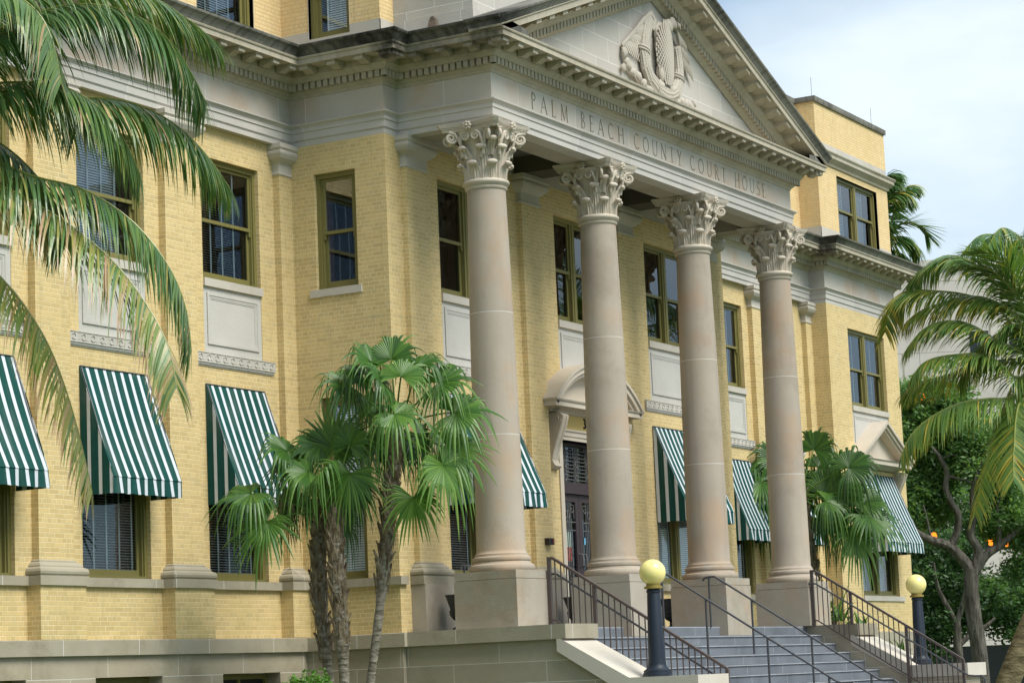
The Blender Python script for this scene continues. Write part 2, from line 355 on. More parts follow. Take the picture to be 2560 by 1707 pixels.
# openings: (x0,x1,z0,z1)
wing_x = [(8.27, 10.02), (11.66, 13.43), (15.06, 16.82)]
def wing_holes(sgn):
    H = []
    for a, b_ in wing_x:
        x0, x1 = (a, b_) if sgn > 0 else (-b_, -a)
        H += [(x0, x1, 1.0, 4.42), (x0, x1, 4.98, 6.16), (x0, x1, 6.31, 8.5), (x0, x1, 11.2, 13.0)]
    return H
def wall(bm, lo, hi, z0, z1, holes, M, depth=.26):
    us = sorted({lo, hi, *[h[0] for h in holes], *[h[1] for h in holes]}); zs = sorted({z0, z1, *[h[2] for h in holes], *[h[3] for h in holes]})
    us = [u for u in us if lo <= u <= hi]; zs = [z for z in zs if z0 <= z <= z1]
    for i in range(len(us)-1):
        for j in range(len(zs)-1):
            cu, cz = (us[i]+us[i+1])/2, (zs[j]+zs[j+1])/2
            if any(h[0] < cu < h[1] and h[2] < cz < h[3] for h in holes): continue
            bm.faces.new([bm.verts.new(M(u, 0, z)) for u, z in ((us[i], zs[j]), (us[i+1], zs[j]), (us[i+1], zs[j+1]), (us[i], zs[j+1]))])
    for h in holes:
        a, b_, c, d = h
        if c >= z1 or d <= z0: continue
        for (u0, q0), (u1, q1) in (((a, c), (b_, c)), ((b_, c), (b_, d)), ((b_, d), (a, d)), ((a, d), (a, c))):
            bm.faces.new([bm.verts.new(M(u0, 0, q0)), bm.verts.new(M(u1, 0, q1)), bm.verts.new(M(u1, -depth, q1)), bm.verts.new(M(u0, -depth, q0))])
def front(y): return lambda u, d, z: (u, y-d, z)
def left(x): return lambda u, d, z: (x-d, u, z)
def right(x): return lambda u, d, z: (x+d, u, z)
def mkwall(name, m, lo, hi, z0, z1, holes, M, depth=.26):
    bm = bmesh.new(); wall(bm, lo, hi, z0, z1, holes, M, depth); part(name, bm, m, recalc=False)

bay = [(-5.56, -3.22), (3.22, 5.56)]
blk = []
for a, b_ in bay: blk += [(a, b_, 1.0, 4.42), (a, b_, 4.98, 6.16), (a, b_, 6.31, 8.5)]
blk += [(-1.05, 1.05, -.5, 3.85), (-.95, .95, 4.4, 6.16), (-.95, .95, 6.31, 8.5)]
side = [(.66, 1.57, 1.0, 4.32), (.66, 1.57, 6.32, 8.49)]
side_at = [(.66, 1.57, 11.05, 13.0)]
pav = [(19.44, 22.30, 1.0, 4.42), (19.44, 22.30, 4.98, 6.16), (19.44, 22.30, 6.31, 8.5)]
pav_at = [(19.3, 22.45, 11.05, 12.85)]
ZB0 = 0.0
mkwall('brick_wall', BRICK, -XP, -WB, ZB0, 9.1, wing_holes(-1), front(2.2))
mkwall('brick_wall', BRICK, WB, XP, ZB0, 9.1, wing_holes(1), front(2.2))
mkwall('brick_wall', BRICK, -WB, WB, ZB0, 9.049, blk, front(0))
bm = bmesh.new(); bx(bm, -W+.01, W-.01, -.02, .12, 9.055, 9.45); part('architrave_band', bm, STONE)
mkwall('brick_wall', BRICK, 0, 2.2, ZB0, 9.049, side, left(-WB))
mkwall('brick_wall', BRICK, 0, 2.2, ZB0, 9.049, side, right(WB))
mkwall('brick_wall', BRICK, XP, XE, ZB0, 9.049, pav, front(YP))
mkwall('brick_wall', BRICK, -XE, -XP, ZB0, 9.049, [(-h[1], -h[0], h[2], h[3]) for h in pav], front(YP))
mkwall('brick_wall', BRICK, YP, 2.2, ZB0, 9.049, [], left(XP))
mkwall('brick_wall', BRICK, YP, 2.2, ZB0, 9.049, [], right(-XP))
mkwall('brick_wall', BRICK, YP, 18, ZB0, 9.049, [], right(XE))
mkwall('brick_wall', BRICK, YP, 18, ZB0, 9.049, [], left(-XE))
# attic storey
AT0, AT1 = 11.2, 14.75
def band_wall(lo, hi, holes, M):
    mkwall('attic_brick_wall', BRICK_HI, lo, hi, AT0, 13.05, holes, M)
    mkwall('attic_stone_course', STONE, lo, hi, 10.3, AT0, holes, (lambda f: lambda u, d, z: f(u, d+.012, z))(M), .27)
    mkwall('attic_stone_course', STONE_W, lo, hi, 13.05, 13.66, [], M)
    mkwall('attic_brick_wall', BRICK_HI, lo, hi, 13.66, AT1, [], M)
mir = lambda H: [(-h[1], -h[0], h[2], h[3]) for h in H]
wat = lambda s: [h for h in wing_holes(s) if h[2] > 11]
band_wall(-XP, -WB, [(a, b_, 11.05, d) for a, b_, c, d in wat(-1)], front(2.2)); band_wall(WB, XP, [(a, b_, 11.05, d) for a, b_, c, d in wat(1)], front(2.2))
band_wall(0, 2.2, side_at, left(-WB)); band_wall(0, 2.2, side_at, right(WB))
band_wall(-WB, -W, [], front(0)); band_wall(W, WB, [], front(0)); band_wall(-W, W, [], front(0))
band_wall(XP, XE, pav_at, front(YP)); band_wall(-XE, -XP, mir(pav_at), front(YP))
band_wall(YP, 2.2, [], left(XP)); band_wall(YP, 2.2, [], right(-XP)); band_wall(YP, 18, [], right(XE)); band_wall(YP, 18, [], left(-XE))
at_path = [(-XE, 18), (-XE, YP), (-XP, YP), (-XP, 2.2), (-WB, 2.2), (-WB, 0), (WB, 0), (WB, 2.2), (XP, 2.2), (XP, YP), (XE, YP), (XE, 18)]
bm = bmesh.new(); sweep(bm, [(0, 13.02), (.04, 13.04), (.06, 13.1), (.16, 13.2), (.18, 13.22), (.18, 13.30), (.22, 13.36), (.22, 13.39), (.03, 13.42), (0, 13.42)], at_path); part('attic_cornice', bm, STONE_COR)
bm = bmesh.new(); sweep(bm, [(-.35, 14.75), (.05, 14.75), (.06, 14.80), (.06, 14.90), (-.35, 14.93)], at_path); part('coping', bm, STONE_GUT)
bm = bmesh.new()
for a, b_, c, d in ((-XE, XE, 2.5, 18), (-WB, WB, .3, 2.5), (XP, XE, 1.9, 2.5), (-XE, -XP, 1.9, 2.5)): bx(bm, a+.2, b_-.2, c, d, 14.4, 14.6 if c == 2.5 else 14.595)
part('roof', bm, mat('flat roof gravel', (.3, .29, .27), .95))
mkwall('brick_wall', BRICK, -XE, XE, ZB0, AT1, [], front(18))
# stone mass behind the pediment
bm = bmesh.new()
bx(bm, -W-.02, W+.02, -1.72, -.003, 10.3, 11.2); bx(bm, -W+.01, W-.01, -1.70, -.003, 11.2, 12.3)
part('parapet_block', bm, STONE_W)
bm = bmesh.new()
tube(bm, [(-W-.10, -.9, 11.10), (-W+.02, -.9, 11.10)], .06, 10); tube(bm, [(-W-.105, -.9, 11.10), (-W-.09, -.9, 11.10)], .045, 10)
hexa(bm, [(-W-.02, -1.02, 10.75), (-W-.02, -.78, 10.75), (-W-.16, -.78, 10.75), (-W-.16, -1.02, 10.75), (-W-.02, -.97, 11.1), (-W-.02, -.83, 11.1), (-W-.10, -.83, 11.1), (-W-.10, -.97, 11.1)])
part('scupper', bm, mat('rusty metal', (.16, .12, .09), .8))

# entablature ------------------------------------------------------
path = [(-XE, 18), (-XE, YP), (-XP, YP), (-XP, YW), (-WB, YW), (-WB, 0), (-W, 0), (-W, YF), (W, YF), (W, 0), (WB, 0), (WB, YW), (XP, YW), (XP, YP), (XE, YP), (XE, 18)]
bm = bmesh.new()
sweep(bm, [(-.3, 9.05), (0, 9.05), (0, 9.15), (.014, 9.155), (.014, 9.165), (.025, 9.17), (.025, 9.30), (.045, 9.31), (.045, 9.385), (.06, 9.39), (.06, 9.405), (.085, 9.42), (.11, 9.44), (.11, 9.46), (.0, 9.47), (-.3, 9.47)], path)
part('architrave', bm, stone_mat('architrave limestone', (.55, .52, .48), (.49, .455, .41), (.39, .36, .32), 2.27, 3, .005, .35, zoff=-8.5))
# frieze with carved inscription on the portico front
def frieze_piece(pth): 
    bm = bmesh.new(); sweep(bm, [(-.3, 9.465), (0, 9.465), (0, ZFT+.02), (-.3, ZFT+.02)], pth); return bm
part('frieze', frieze_piece(path[:7]+[(-W, YF+.30)]), STONE_FR); part('frieze', frieze_piece([(W, YF+.30)]+path[9:]), STONE_FR)

def arc(cx, cy, rx, ry, a0, a1, n=10): return [(cx+rx*math.cos(R(a0+(a1-a0)*i/n)), cy+ry*math.sin(R(a0+(a1-a0)*i/n))) for i in range(n+1)]
TH, TN = .20, .11  # stem widths as share of height
G = {  # letter: width, strokes (points, thick, serif ends) on a unit height
 'P': (.52, [([(.1, 0), (.1, 1)], TH, 3), (arc(.1, .76, .38, .235, 90, -90, 12), TN+.04, 0)]),
 'A': (.78, [([(.04, 0), (.39, 1)], TN, 1), ([(.39, 1), (.74, 0)], TH, 2), ([(.17, .36), (.61, .36)], TN*.8, 0)]),
 'L': (.52, [([(.1, 0), (.1, 1)], TH, 3), ([(.02, .035), (.48, .035), (.50, .2)], TN*.8, 0)]),
 'M': (.92, [([(.1, 0), (.16, 1)], TN, 1), ([(.16, 1), (.46, .05)], TH, 0), ([(.46, .05), (.76, 1)], TN, 0), ([(.76, 1), (.82, 0)], TH, 2)]),
 'B': (.55, [([(.1, 0), (.1, 1)], TH, 3), (arc(.1, .76, .33, .235, 90, -90, 12), TN+.03, 0), (arc(.1, .27, .40, .25, 90, -90, 12), TN+.04, 0)]),
 'E': (.5, [([(.1, 0), (.1, 1)], TH, 3), ([(.1, .965), (.44, .965), (.45, .86)], TN*.8, 0), ([(.1, .52), (.38, .52)], TN*.8, 0), ([(.1, .035), (.46, .035), (.48, .16)], TN*.8, 0)]),
 'C': (.78, [(arc(.42, .5, .36, .47, 48, 312, 24), TN+.05, 0)]),
 'H': (.78, [([(.1, 0), (.1, 1)], TH, 3), ([(.68, 0), (.68, 1)], TH, 3), ([(.1, .5), (.68, .5)], TN*.8, 0)]),
 'O': (.88, [(arc(.44, .5, .37, .47, 0, 360, 28), TN+.05, 0)]),
 'U': (.76, [([(.1, 1), (.1, .32)]+arc(.38, .3, .28, .27, 180, 360, 12)+[(.66, .32), (.66, 1)], TN+.03, 4)]),
 'N': (.82, [([(.1, 0), (.1, 1)], TN, 3), ([(.1, 1), (.72, 0)], TH, 0), ([(.72, 0), (.72, 1)], TN, 2)]),
 'T': (.66, [([(.33, 0), (.33, 1)], TH, 1), ([(.04, .84), (.05, .965), (.61, .965), (.62, .84)], TN*.8, 0)]),
 'Y': (.70, [([(.04, 1), (.35, .5)], TH, 2), ([(.66, 1), (.35, .5), (.35, 0)], TN+.03, 1)]),
 'R': (.62, [([(.1, 0), (.1, 1)], TH, 3), (arc(.1, .76, .36, .235, 90, -90, 12), TN+.03, 0), ([(.28, .52), (.60, 0)], TH, 2)]),
 'S': (.52, [(arc(.26, .73, .19, .23, 30, 270, 12)+arc(.26, .27, .21, .24, 90, -150, 12)[1:], TN+.05, 0)]),
 '3': (.52, [(arc(.24, .74, .19, .22, 140, -90, 10)+arc(.24, .27, .22, .25, 90, -140, 10)[1:], .15, 0)]),
 '0': (.6, [(arc(.3, .5, .22, .45, 0, 360, 20), .15, 0)]),
}
def stroke(bm, pts, wd, M):
    P = [Vector(p) for p in pts]; closed = (P[0]-P[-1]).length < 1e-3
    if closed: P = P[:-1]
    n = len(P); l, r = [], []
    for i in range(n):
        a = P[i-1] if (i > 0 or closed) else P[i]; c = P[(i+1) % n] if (i < n-1 or closed) else P[i]
        t_ = (c-a).normalized(); nn = Vector((-t_.y, t_.x))*wd/2; l.append(P[i]+nn); r.append(P[i]-nn)
    k = n if closed else n-1
    fl = [[bm.verts.new(M(q.x, q.y, dd)) for q in S_] for S_ in (l, r) for dd in (0, 1)]
    lf, lb, rf, rb = fl
    for i in range(k):
        j = (i+1) % n
        for q in ((lf[i], lf[j], rf[j], rf[i]), (lb[i], rb[i], rb[j], lb[j]), (lf[i], lb[i], lb[j], lf[j]), (rf[i], rf[j], rb[j], rb[i])): bm.faces.new(q)
    if not closed:
        bm.faces.new((lf[0], rf[0], rb[0], lb[0])); bm.faces.new((lf[-1], lb[-1], rb[-1], rf[-1]))
def write(bm, txt, x0, x1, z0, h, yf, depth, wk=.62):
    tot = sum(G[c][0] for c in txt)*h; gap = ((x1-x0)-tot)/(len(txt)-1) if len(txt) > 1 else 0
    x = x0
    for c in txt:
        M = lambda a, b_, d, x=x: (x+a*h, yf+(-.02 if d == 0 else depth), z0+b_*h)
        for pts, th, sf in G[c][1]:
            stroke(bm, pts, th*wk, M)
            if sf and th > 0:
                ends = {1: [0] if pts[0][1] < .5 else [-1], 2: [-1], 3: [0, -1], 4: [0, -1]}[sf]
                for e in ends:
                    q = pts[e]
                    sy = .02 if q[1] < .5 else -.02
                    stroke(bm, [(q[0]-.11, q[1]+sy), (q[0]+.11, q[1]+sy)], .035, M)
        x += G[c][0]*h+gap
bmL = bmesh.new()
for txt, a, b_ in (('PALM', -5.42, -3.97), ('BEACH', -3.44, -1.60), ('COUNTY', -1.15, 1.10), ('COURT', 1.50, 3.32), ('HOUSE', 3.80, 5.47)):
    write(bmL, txt, a, b_, 9.55, .325, YF, .022)
bmesh.ops.recalc_face_normals(bmL, faces=bmL.faces[:])
meL = bpy.data.meshes.new('cut'); bmL.to_mesh(meL); bmL.free(); meL.materials.append(STONE_FR); meL.materials.append(LETTER)
for p in meL.polygons: p.material_index = 1
oL = bpy.data.objects.new('cut', meL); C.objects.link(oL)
bm = bmesh.new(); bx(bm, -W, W, YF, YF+.30, 9.465, ZFT+.02)
fr = obj('frieze', bm, [STONE_FR, LETTER])
fr['label'] = 'pale frieze carved with large roman capitals'
md = fr.modifiers.new('b', 'BOOLEAN'); md.operation = 'DIFFERENCE'; md.object = oL; md.solver = 'EXACT'; md.use_self = True
try: md.material_mode = 'TRANSFER'
except Exception: pass
dg = bpy.context.evaluated_depsgraph_get(); me2 = bpy.data.meshes.new_from_object(fr.evaluated_get(dg)); fr.modifiers.clear(); fr.data = me2
bpy.data.objects.remove(oL); fr.parent = CH; fr.location = (0, 0, 2.4)

# cornice: bed mould, dentils, ovolo, modillions, corona
bm = bmesh.new()
sweep(bm, [(-.3, 9.95), (.0, 9.95), (.02, 9.96), (.03, 10.0), (.07, 10.03), (.09, 10.06), (.11, 10.065), (.11, 10.19), (.20, 10.195), (.205, 10.21), (.24, 10.25), (.26, 10.285), (.265, 10.29), (.27, 10.295), (.27, 10.415),
           (.62, 10.415), (.62, 10.405), (.66, 10.405), (.66, 10.50), (.68, 10.505), (.69, 10.53), (.69, 10.545), (-.3, 10.555)], path)
def along(a, b_, pitch, cb, inset=.04):
    A, B = Vector(a), Vector(b_); d = (B-A); ln = d.length; d.normalize(); nn = Vector((d.y, -d.x)); k = max(1, round((ln-2*inset)/pitch))
    for i in range(k+1):
        cb(A+d*(inset+(ln-2*inset)*i/k), d, nn)
def obox(bm, c, d, nn, hw, p0, p1, z0, z1):
    P = []
    for z in (z0, z1):
        for s, p in ((-hw, p0), (hw, p0), (hw, p1), (-hw, p1)):
            q = c+d*s+nn*p; P.append((q.x, q.y, z))
    hexa(bm, P)
def modillion(bm, c, d, nn, hw=.09):
    prof = [(.29, 10.30), (.38, 10.285), (.46, 10.325), (.53, 10.35), (.575, 10.315), (.61, 10.325), (.615, 10.375), (.59, 10.412), (.29, 10.412)]
    A = [bm.verts.new((*(c+d*(-hw)+nn*p), z)) for p, z in prof]; B = [bm.verts.new((*(c+d*hw+nn*p), z)) for p, z in prof]
    n = len(prof)
    for i in range(n): bm.faces.new((A[i], A[(i+1) % n], B[(i+1) % n], B[i]))
    bm.faces.new(A[::-1]); bm.faces.new(B)
    obox(bm, c, d, nn, hw*1.12, .29, .63, 10.388, 10.410)
def off(a, p):  # shift segment ends to the dentil line: handled per corner type
    return a
segs = list(zip(path[1:-1], path[2:]))
def turn(i):  # +1 convex corner at path[i], -1 concave
    a, b_, c = Vector(path[i-1]), Vector(path[i]), Vector(path[i+1]); u = b_-a; v_ = c-b_
    return 1 if (u.x*v_.y-u.y*v_.x) > 0 else -1
for i in range(1, len(path)-2):
    a, b_ = Vector(path[i]), Vector(path[i+1]); d = (b_-a).normalized(); t1, t2 = turn(i), turn(i+1) if i+1 < len(path)-1 else 1
    for kind, pr, pitch, ins in (('d', .19, .14, .045), ('m', .60, .545, .12)):
        A = a-d*(pr*t1); B = b_+d*(pr*t2)
        if kind == 'm':
            A = a-d*((.60 if t1 > 0 else -.62)); B = b_+d*((.60 if t2 > 0 else -.62))
            if (B-A).dot(d) < .1:
                continue
        if kind == 'd': along(A, B, pitch, lambda c, dd, nn: obox(bm, c, dd, nn, .047, .10, .19, 10.07, 10.19), ins)
        else: along(A, B, pitch, lambda c, dd, nn: modillion(bm, c, dd, nn), ins)
part('cornice', bm, STONE_COR)
# gutter / cymatium over the eaves (not over the level pediment cornice)
gp = [(-.3, 10.56), (.68, 10.555), (.70, 10.60), (.74, 10.66), (.79, 10.70), (.80, 10.74), (.76, 10.75), (-.3, 10.66)]
for pth in (path[:7]+[(-W, YF-.66)], [(W, YF-.66)]+path[9:]):
    bm = bmesh.new(); sweep(bm, gp, pth); part('gutter', bm, STONE_GUT)

# pediment ----------------------------------------------------------
SLP = .381
TX = 7.66
def rake(prof, name, m, y0=YF, extra=None):
    bm = bmesh.new()
    for s in (-1, 1):
        cols = []
        for X in [TX, TX-.1, TX-.2, TX-.35, TX-.6, TX-.85, TX-1.05, TX-1.3, TX-1.5, TX-1.65, TX-1.8, 0]:
            cols.append([bm.verts.new((s*X, y0-p, max(10.53+.001*j, 10.56+(TX-X)*SLP+z))) for j, (p, z) in enumerate(prof)])
        for c0, c1 in zip(cols, cols[1:]):
            for j in range(len(prof)): bm.faces.new((c0[j], c1[j], c1[(j+1) % len(prof)], c0[(j+1) % len(prof)]))
        bm.faces.new(cols[0]); 
        if extra: extra(bm, s)
    part(name, bm, m)
def rk(x): return 10.56+(TX-abs(x))*SLP
def rake_bits(bm, s):
    n = int((6.35)/.14)
    for i in range(n):
        x = .07+i*.14
        if rk(x)-.62 < 10.62: break
        z = rk(x)-.40
        sl = -SLP*s*0+(-SLP)
        P = []
        for zz in (z-.125, z):
            for xx, yy in ((x-.047, YF-.10), (x+.047, YF-.10), (x+.047, YF-.19), (x-.047, YF-.19)): P.append((s*xx, yy, zz+(xx-x)*sl))
        hexa(bm, P)
    x = .28
    while rk(x)-.42 > 10.62:
        z = rk(x)-.125; prof = [(.29, -.12), (.38, -.13), (.46, -.09), (.53, -.07), (.575, -.10), (.61, -.09), (.615, -.03), (.59, 0), (.29, 0)]
        A = [bm.verts.new((s*(x-.10), YF-p, z+q+.10*SLP)) for p, q in prof]; B = [bm.verts.new((s*(x+.10), YF-p, z+q-.10*SLP)) for p, q in prof]; n = len(prof)
        for i in range(n): bm.faces.new((A[i], A[(i+1) % n], B[(i+1) % n], B[i]))
        bm.faces.new(A[::-1]); bm.faces.new(B)
        x += .53
rake([(0, -.62), (.03, -.60), (.06, -.56), (.10, -.53), (.10, -.40), (.20, -.395), (.24, -.34), (.28, -.27), (.30, -.255), (.30, -.125), (.62, -.125), (.62, -.135), (.66, -.135), (.66, -.02), (.69, 0), (.69, .02), (0, .02)], 'raking_cornice', STONE_COR, extra=rake_bits)
rake([(-.1, .022), (.68, .022), (.70, .06), (.74, .12), (.79, .16), (.80, .20), (.76, .21), (-.1, .21)], 'raking_gutter', STONE_GUT)
bm = bmesh.new()   # tympanum
h0 = 10.5; xa = TX-.2
P = [(-xa, h0), (xa, h0), (0, h0+xa*SLP)]
a = [bm.verts.new((x, YF+.02, z)) for x, z in P]; b2 = [bm.verts.new((x, YF+.3, z)) for x, z in P]
bm.faces.new(a); bm.faces.new(b2[::-1])
for i in range(3): bm.faces.new((a[i], a[(i+1) % 3], b2[(i+1) % 3], b2[i]))
part('tympanum', bm, stone_mat('tympanum limestone', (.56, .52, .47), (.49, .45, .40), (.44, .38, .33), 1.08, .46, .006, .3, joint=(.72, .69, .64), zoff=-.10, uoff=.3))
bm = bmesh.new()   # gable roof behind the rakes
for s in (-1, 1):
    P = []
    for x in (TX-.45, 0):
        for y in (YF-.6, -.01): P.append((s*x, y, rk(x)-.02))
    hexa(bm, [P[0], P[1], P[3], P[2]]+[(p[0], p[1], p[2]+.15) for p in (P[0], P[1], P[3], P[2])])
part('pediment_roof', bm, mat('lead grey roof', (.16, .16, .16), .7))
# portico ceiling and beams
bm = bmesh.new()
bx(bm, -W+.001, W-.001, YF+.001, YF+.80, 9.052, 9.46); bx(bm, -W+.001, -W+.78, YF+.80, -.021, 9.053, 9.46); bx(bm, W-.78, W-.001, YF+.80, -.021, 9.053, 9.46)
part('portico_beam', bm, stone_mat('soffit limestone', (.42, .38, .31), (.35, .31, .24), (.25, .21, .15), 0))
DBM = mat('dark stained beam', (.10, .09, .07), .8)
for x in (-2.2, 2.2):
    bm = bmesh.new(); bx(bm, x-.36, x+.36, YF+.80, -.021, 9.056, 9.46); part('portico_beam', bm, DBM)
bm = bmesh.new(); bx(bm, -W+.3, W-.3, YF+.3, .1, 9.40, 9.44); part('portico_ceiling', bm, mat('dark brown ceiling paint', (.16, .145, .125), .85))  # one even dark brown over the whole ceiling

# pilasters ---------------------------------------------------------
def ring_prof(bm, x0, x1, y0, y1, prof):
    """sweep a profile round three sides (left, front, right) of a block standing on a wall at y1, front at y0"""
    sweep(bm, prof, [(x0, y1), (x0, y0), (x1, y0), (x1, y1)], cap=True)
CAPP = [(-.05, 8.48), (.0, 8.48), (.02, 8.50), (.02, 8.53), (.0, 8.55), (.0, 8.70), (.02, 8.72), (.05, 8.74), (.12, 8.79), (.16, 8.86), (.165, 8.90), (.14, 8.93), (.15, 8.95), (.17, 8.97), (.17, 9.052), (-.05, 9.052)]
BASP = [(-.05, 1.0), (.14, 1.0), (.165, 1.03), (.17, 1.07), (.155, 1.11), (.12, 1.13), (.10, 1.14), (.10, 1.16), (.07, 1.20), (.03, 1.22), (.03, 1.24), (.0, 1.26), (-.05, 1.26)]
def pilaster(x0, x1, yf, yw, pedestal='brick', half=None):
    bm = bmesh.new(); bx(bm, x0, x1, yf, yw+.05, 1.20, 8.55)
    p = part('pilaster', bm, BRICK)
    xx = (x0+x1)/2
    bm = bmesh.new(); ring_prof(bm, x0, x1, yf, yw+.05, CAPP); part('pilaster_capital', bm, STONE, p)
    bm = bmesh.new(); ring_prof(bm, x0, x1, yf, yw+.05, BASP)
    ring_prof(bm, x0-.17, x1+.17, yf-.17, yw+.05, [(-.1, .85), (0, .85), (0, 1.0), (-.1, 1.0)]); bx(bm, x0-.1, x1+.1, yf-.1, yw+.05, .852, .998); part('pilaster_base', bm, STONE_LEDGE, p)
    bm = bmesh.new()
    if pedestal == 'brick': bx(bm, x0-.13, x1+.13, yf-.13, yw+.05, 0.002, .851); part('pilaster_pedestal', bm, BRICK, p)
    else: bx(bm, x0-.15, x1+.15, yf-.18, yw+.05, 0.0, .851); part('pilaster_pedestal', bm, STONE_PED, p)
for s in (-1, 1):
    for cx in (10.83, 14.24):
        pilaster(s*cx-.42, s*cx+.42, YW, 2.2)
    a, b_ = sorted((s*7.79, s*(WB-.0))); pilaster(a, b_, YW, 2.2)
    a, b_ = sorted((s*17.5, s*17.95)); pilaster(a, b_, YW, 2.2)
for cx in (-6.49, -2.13, 2.13, 6.49): pilaster(cx-.375, cx+.375, -.12, 0, 'stone')

# sill band, water table, basement
bandp = [(-.1, .852), (.07, .852), (.07, 1.0), (-.1, 1.0)]
for pth in ([(-XP, 2.2), (-WB, 2.2), (-WB, 0), (-WB+.2, 0)], [(WB-.2, 0), (WB, 0), (WB, 2.2), (XP, 2.2)]):
    bm = bmesh.new(); sweep(bm, bandp, pth); part('sill_band', bm, STONE_LEDGE)
for a, b_ in ((-WB+.9, -2.6), (-1.6, -1.2), (1.2, 1.6), (2.65, 6)):
    bm = bmesh.new(); bx(bm, a, b_, -.07, .1, .852, 1.0); part('sill_band', bm, STONE_LEDGE)
wt = [(-XE, 18), (-XE, YP), (-XP, YP), (-XP, 2.06), (-WB, 2.06), (-WB, 0), (-WB+.2, 0)]
wtm = [(-x, y) for x, y in wt][::-1]
for pth in (wt, wtm):
    bm = bmesh.new(); sweep(bm, [(-.3, -.25), (.135, -.25), (.135, -.012), (.125, .0), (-.3, .003)], pth); part('water_table', bm, STONE_LEDGE)
bh = [(-XP+2, -XP+3.2, -1.6, -.6)]
def bw_holes(s):
    H = []
    for a, b_ in wing_x:
        x0, x1 = (a, b_) if s > 0 else (-b_, -a); H.append((x0+.02, x1-.02, -1.7, -.6))
    return H
mkwall('basement_wall', STONE_BASE, -XP, -WB-.04, -2.42, -.25, bw_holes(-1), front(2.0), .35)
mkwall('basement_wall', STONE_BASE, WB+.04, XP, -2.42, -.25, bw_holes(1), front(2.0), .35)
mkwall('basement_wall', STONE_BASE, -.04, 2.2, -2.42, -.25, [], left(-WB-.04)); mkwall('basement_wall', STONE_BASE, -.04, 2.2, -2.42, -.25, [], right(WB+.04))
mkwall('basement_wall', STONE_BASE, XP-.13, XE+.13, -2.42, -.25, [], front(YP-.13)); mkwall('basement_wall', STONE_BASE, YP-.13, 18, -2.42, -.25, [], right(XE+.13))
mkwall('basement_wall', STONE_BASE, -XE-.13, -XP+.13, -2.42, -.25, [], front(YP-.13)); mkwall('basement_wall', STONE_BASE, YP-.13, 18, -2.42, -.25, [], left(-XE-.13))
mkwall('basement_wall', STONE_BASE, YP-.13, 2.2, -2.42, -.25, [], left(XP-.13)); mkwall('basement_wall', STONE_BASE, YP-.13, 2.2, -2.42, -.25, [], right(-XP+.13))
mkwall('basement_wall', STONE_BASE, -WB-.04, WB+.04, -2.42, -.25, [], front(-.04))

# near-black sheets stand in for the darkness of rooms behind the openings
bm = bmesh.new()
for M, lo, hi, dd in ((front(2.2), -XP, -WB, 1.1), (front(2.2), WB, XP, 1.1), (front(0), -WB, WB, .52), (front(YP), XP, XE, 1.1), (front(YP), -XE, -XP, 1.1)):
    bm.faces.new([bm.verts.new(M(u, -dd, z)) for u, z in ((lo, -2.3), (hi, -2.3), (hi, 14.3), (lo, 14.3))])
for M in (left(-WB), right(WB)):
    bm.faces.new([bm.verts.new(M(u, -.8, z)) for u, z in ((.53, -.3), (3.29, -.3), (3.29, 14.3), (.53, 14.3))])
part('dark_room_sheet', bm, DARK, recalc=False)

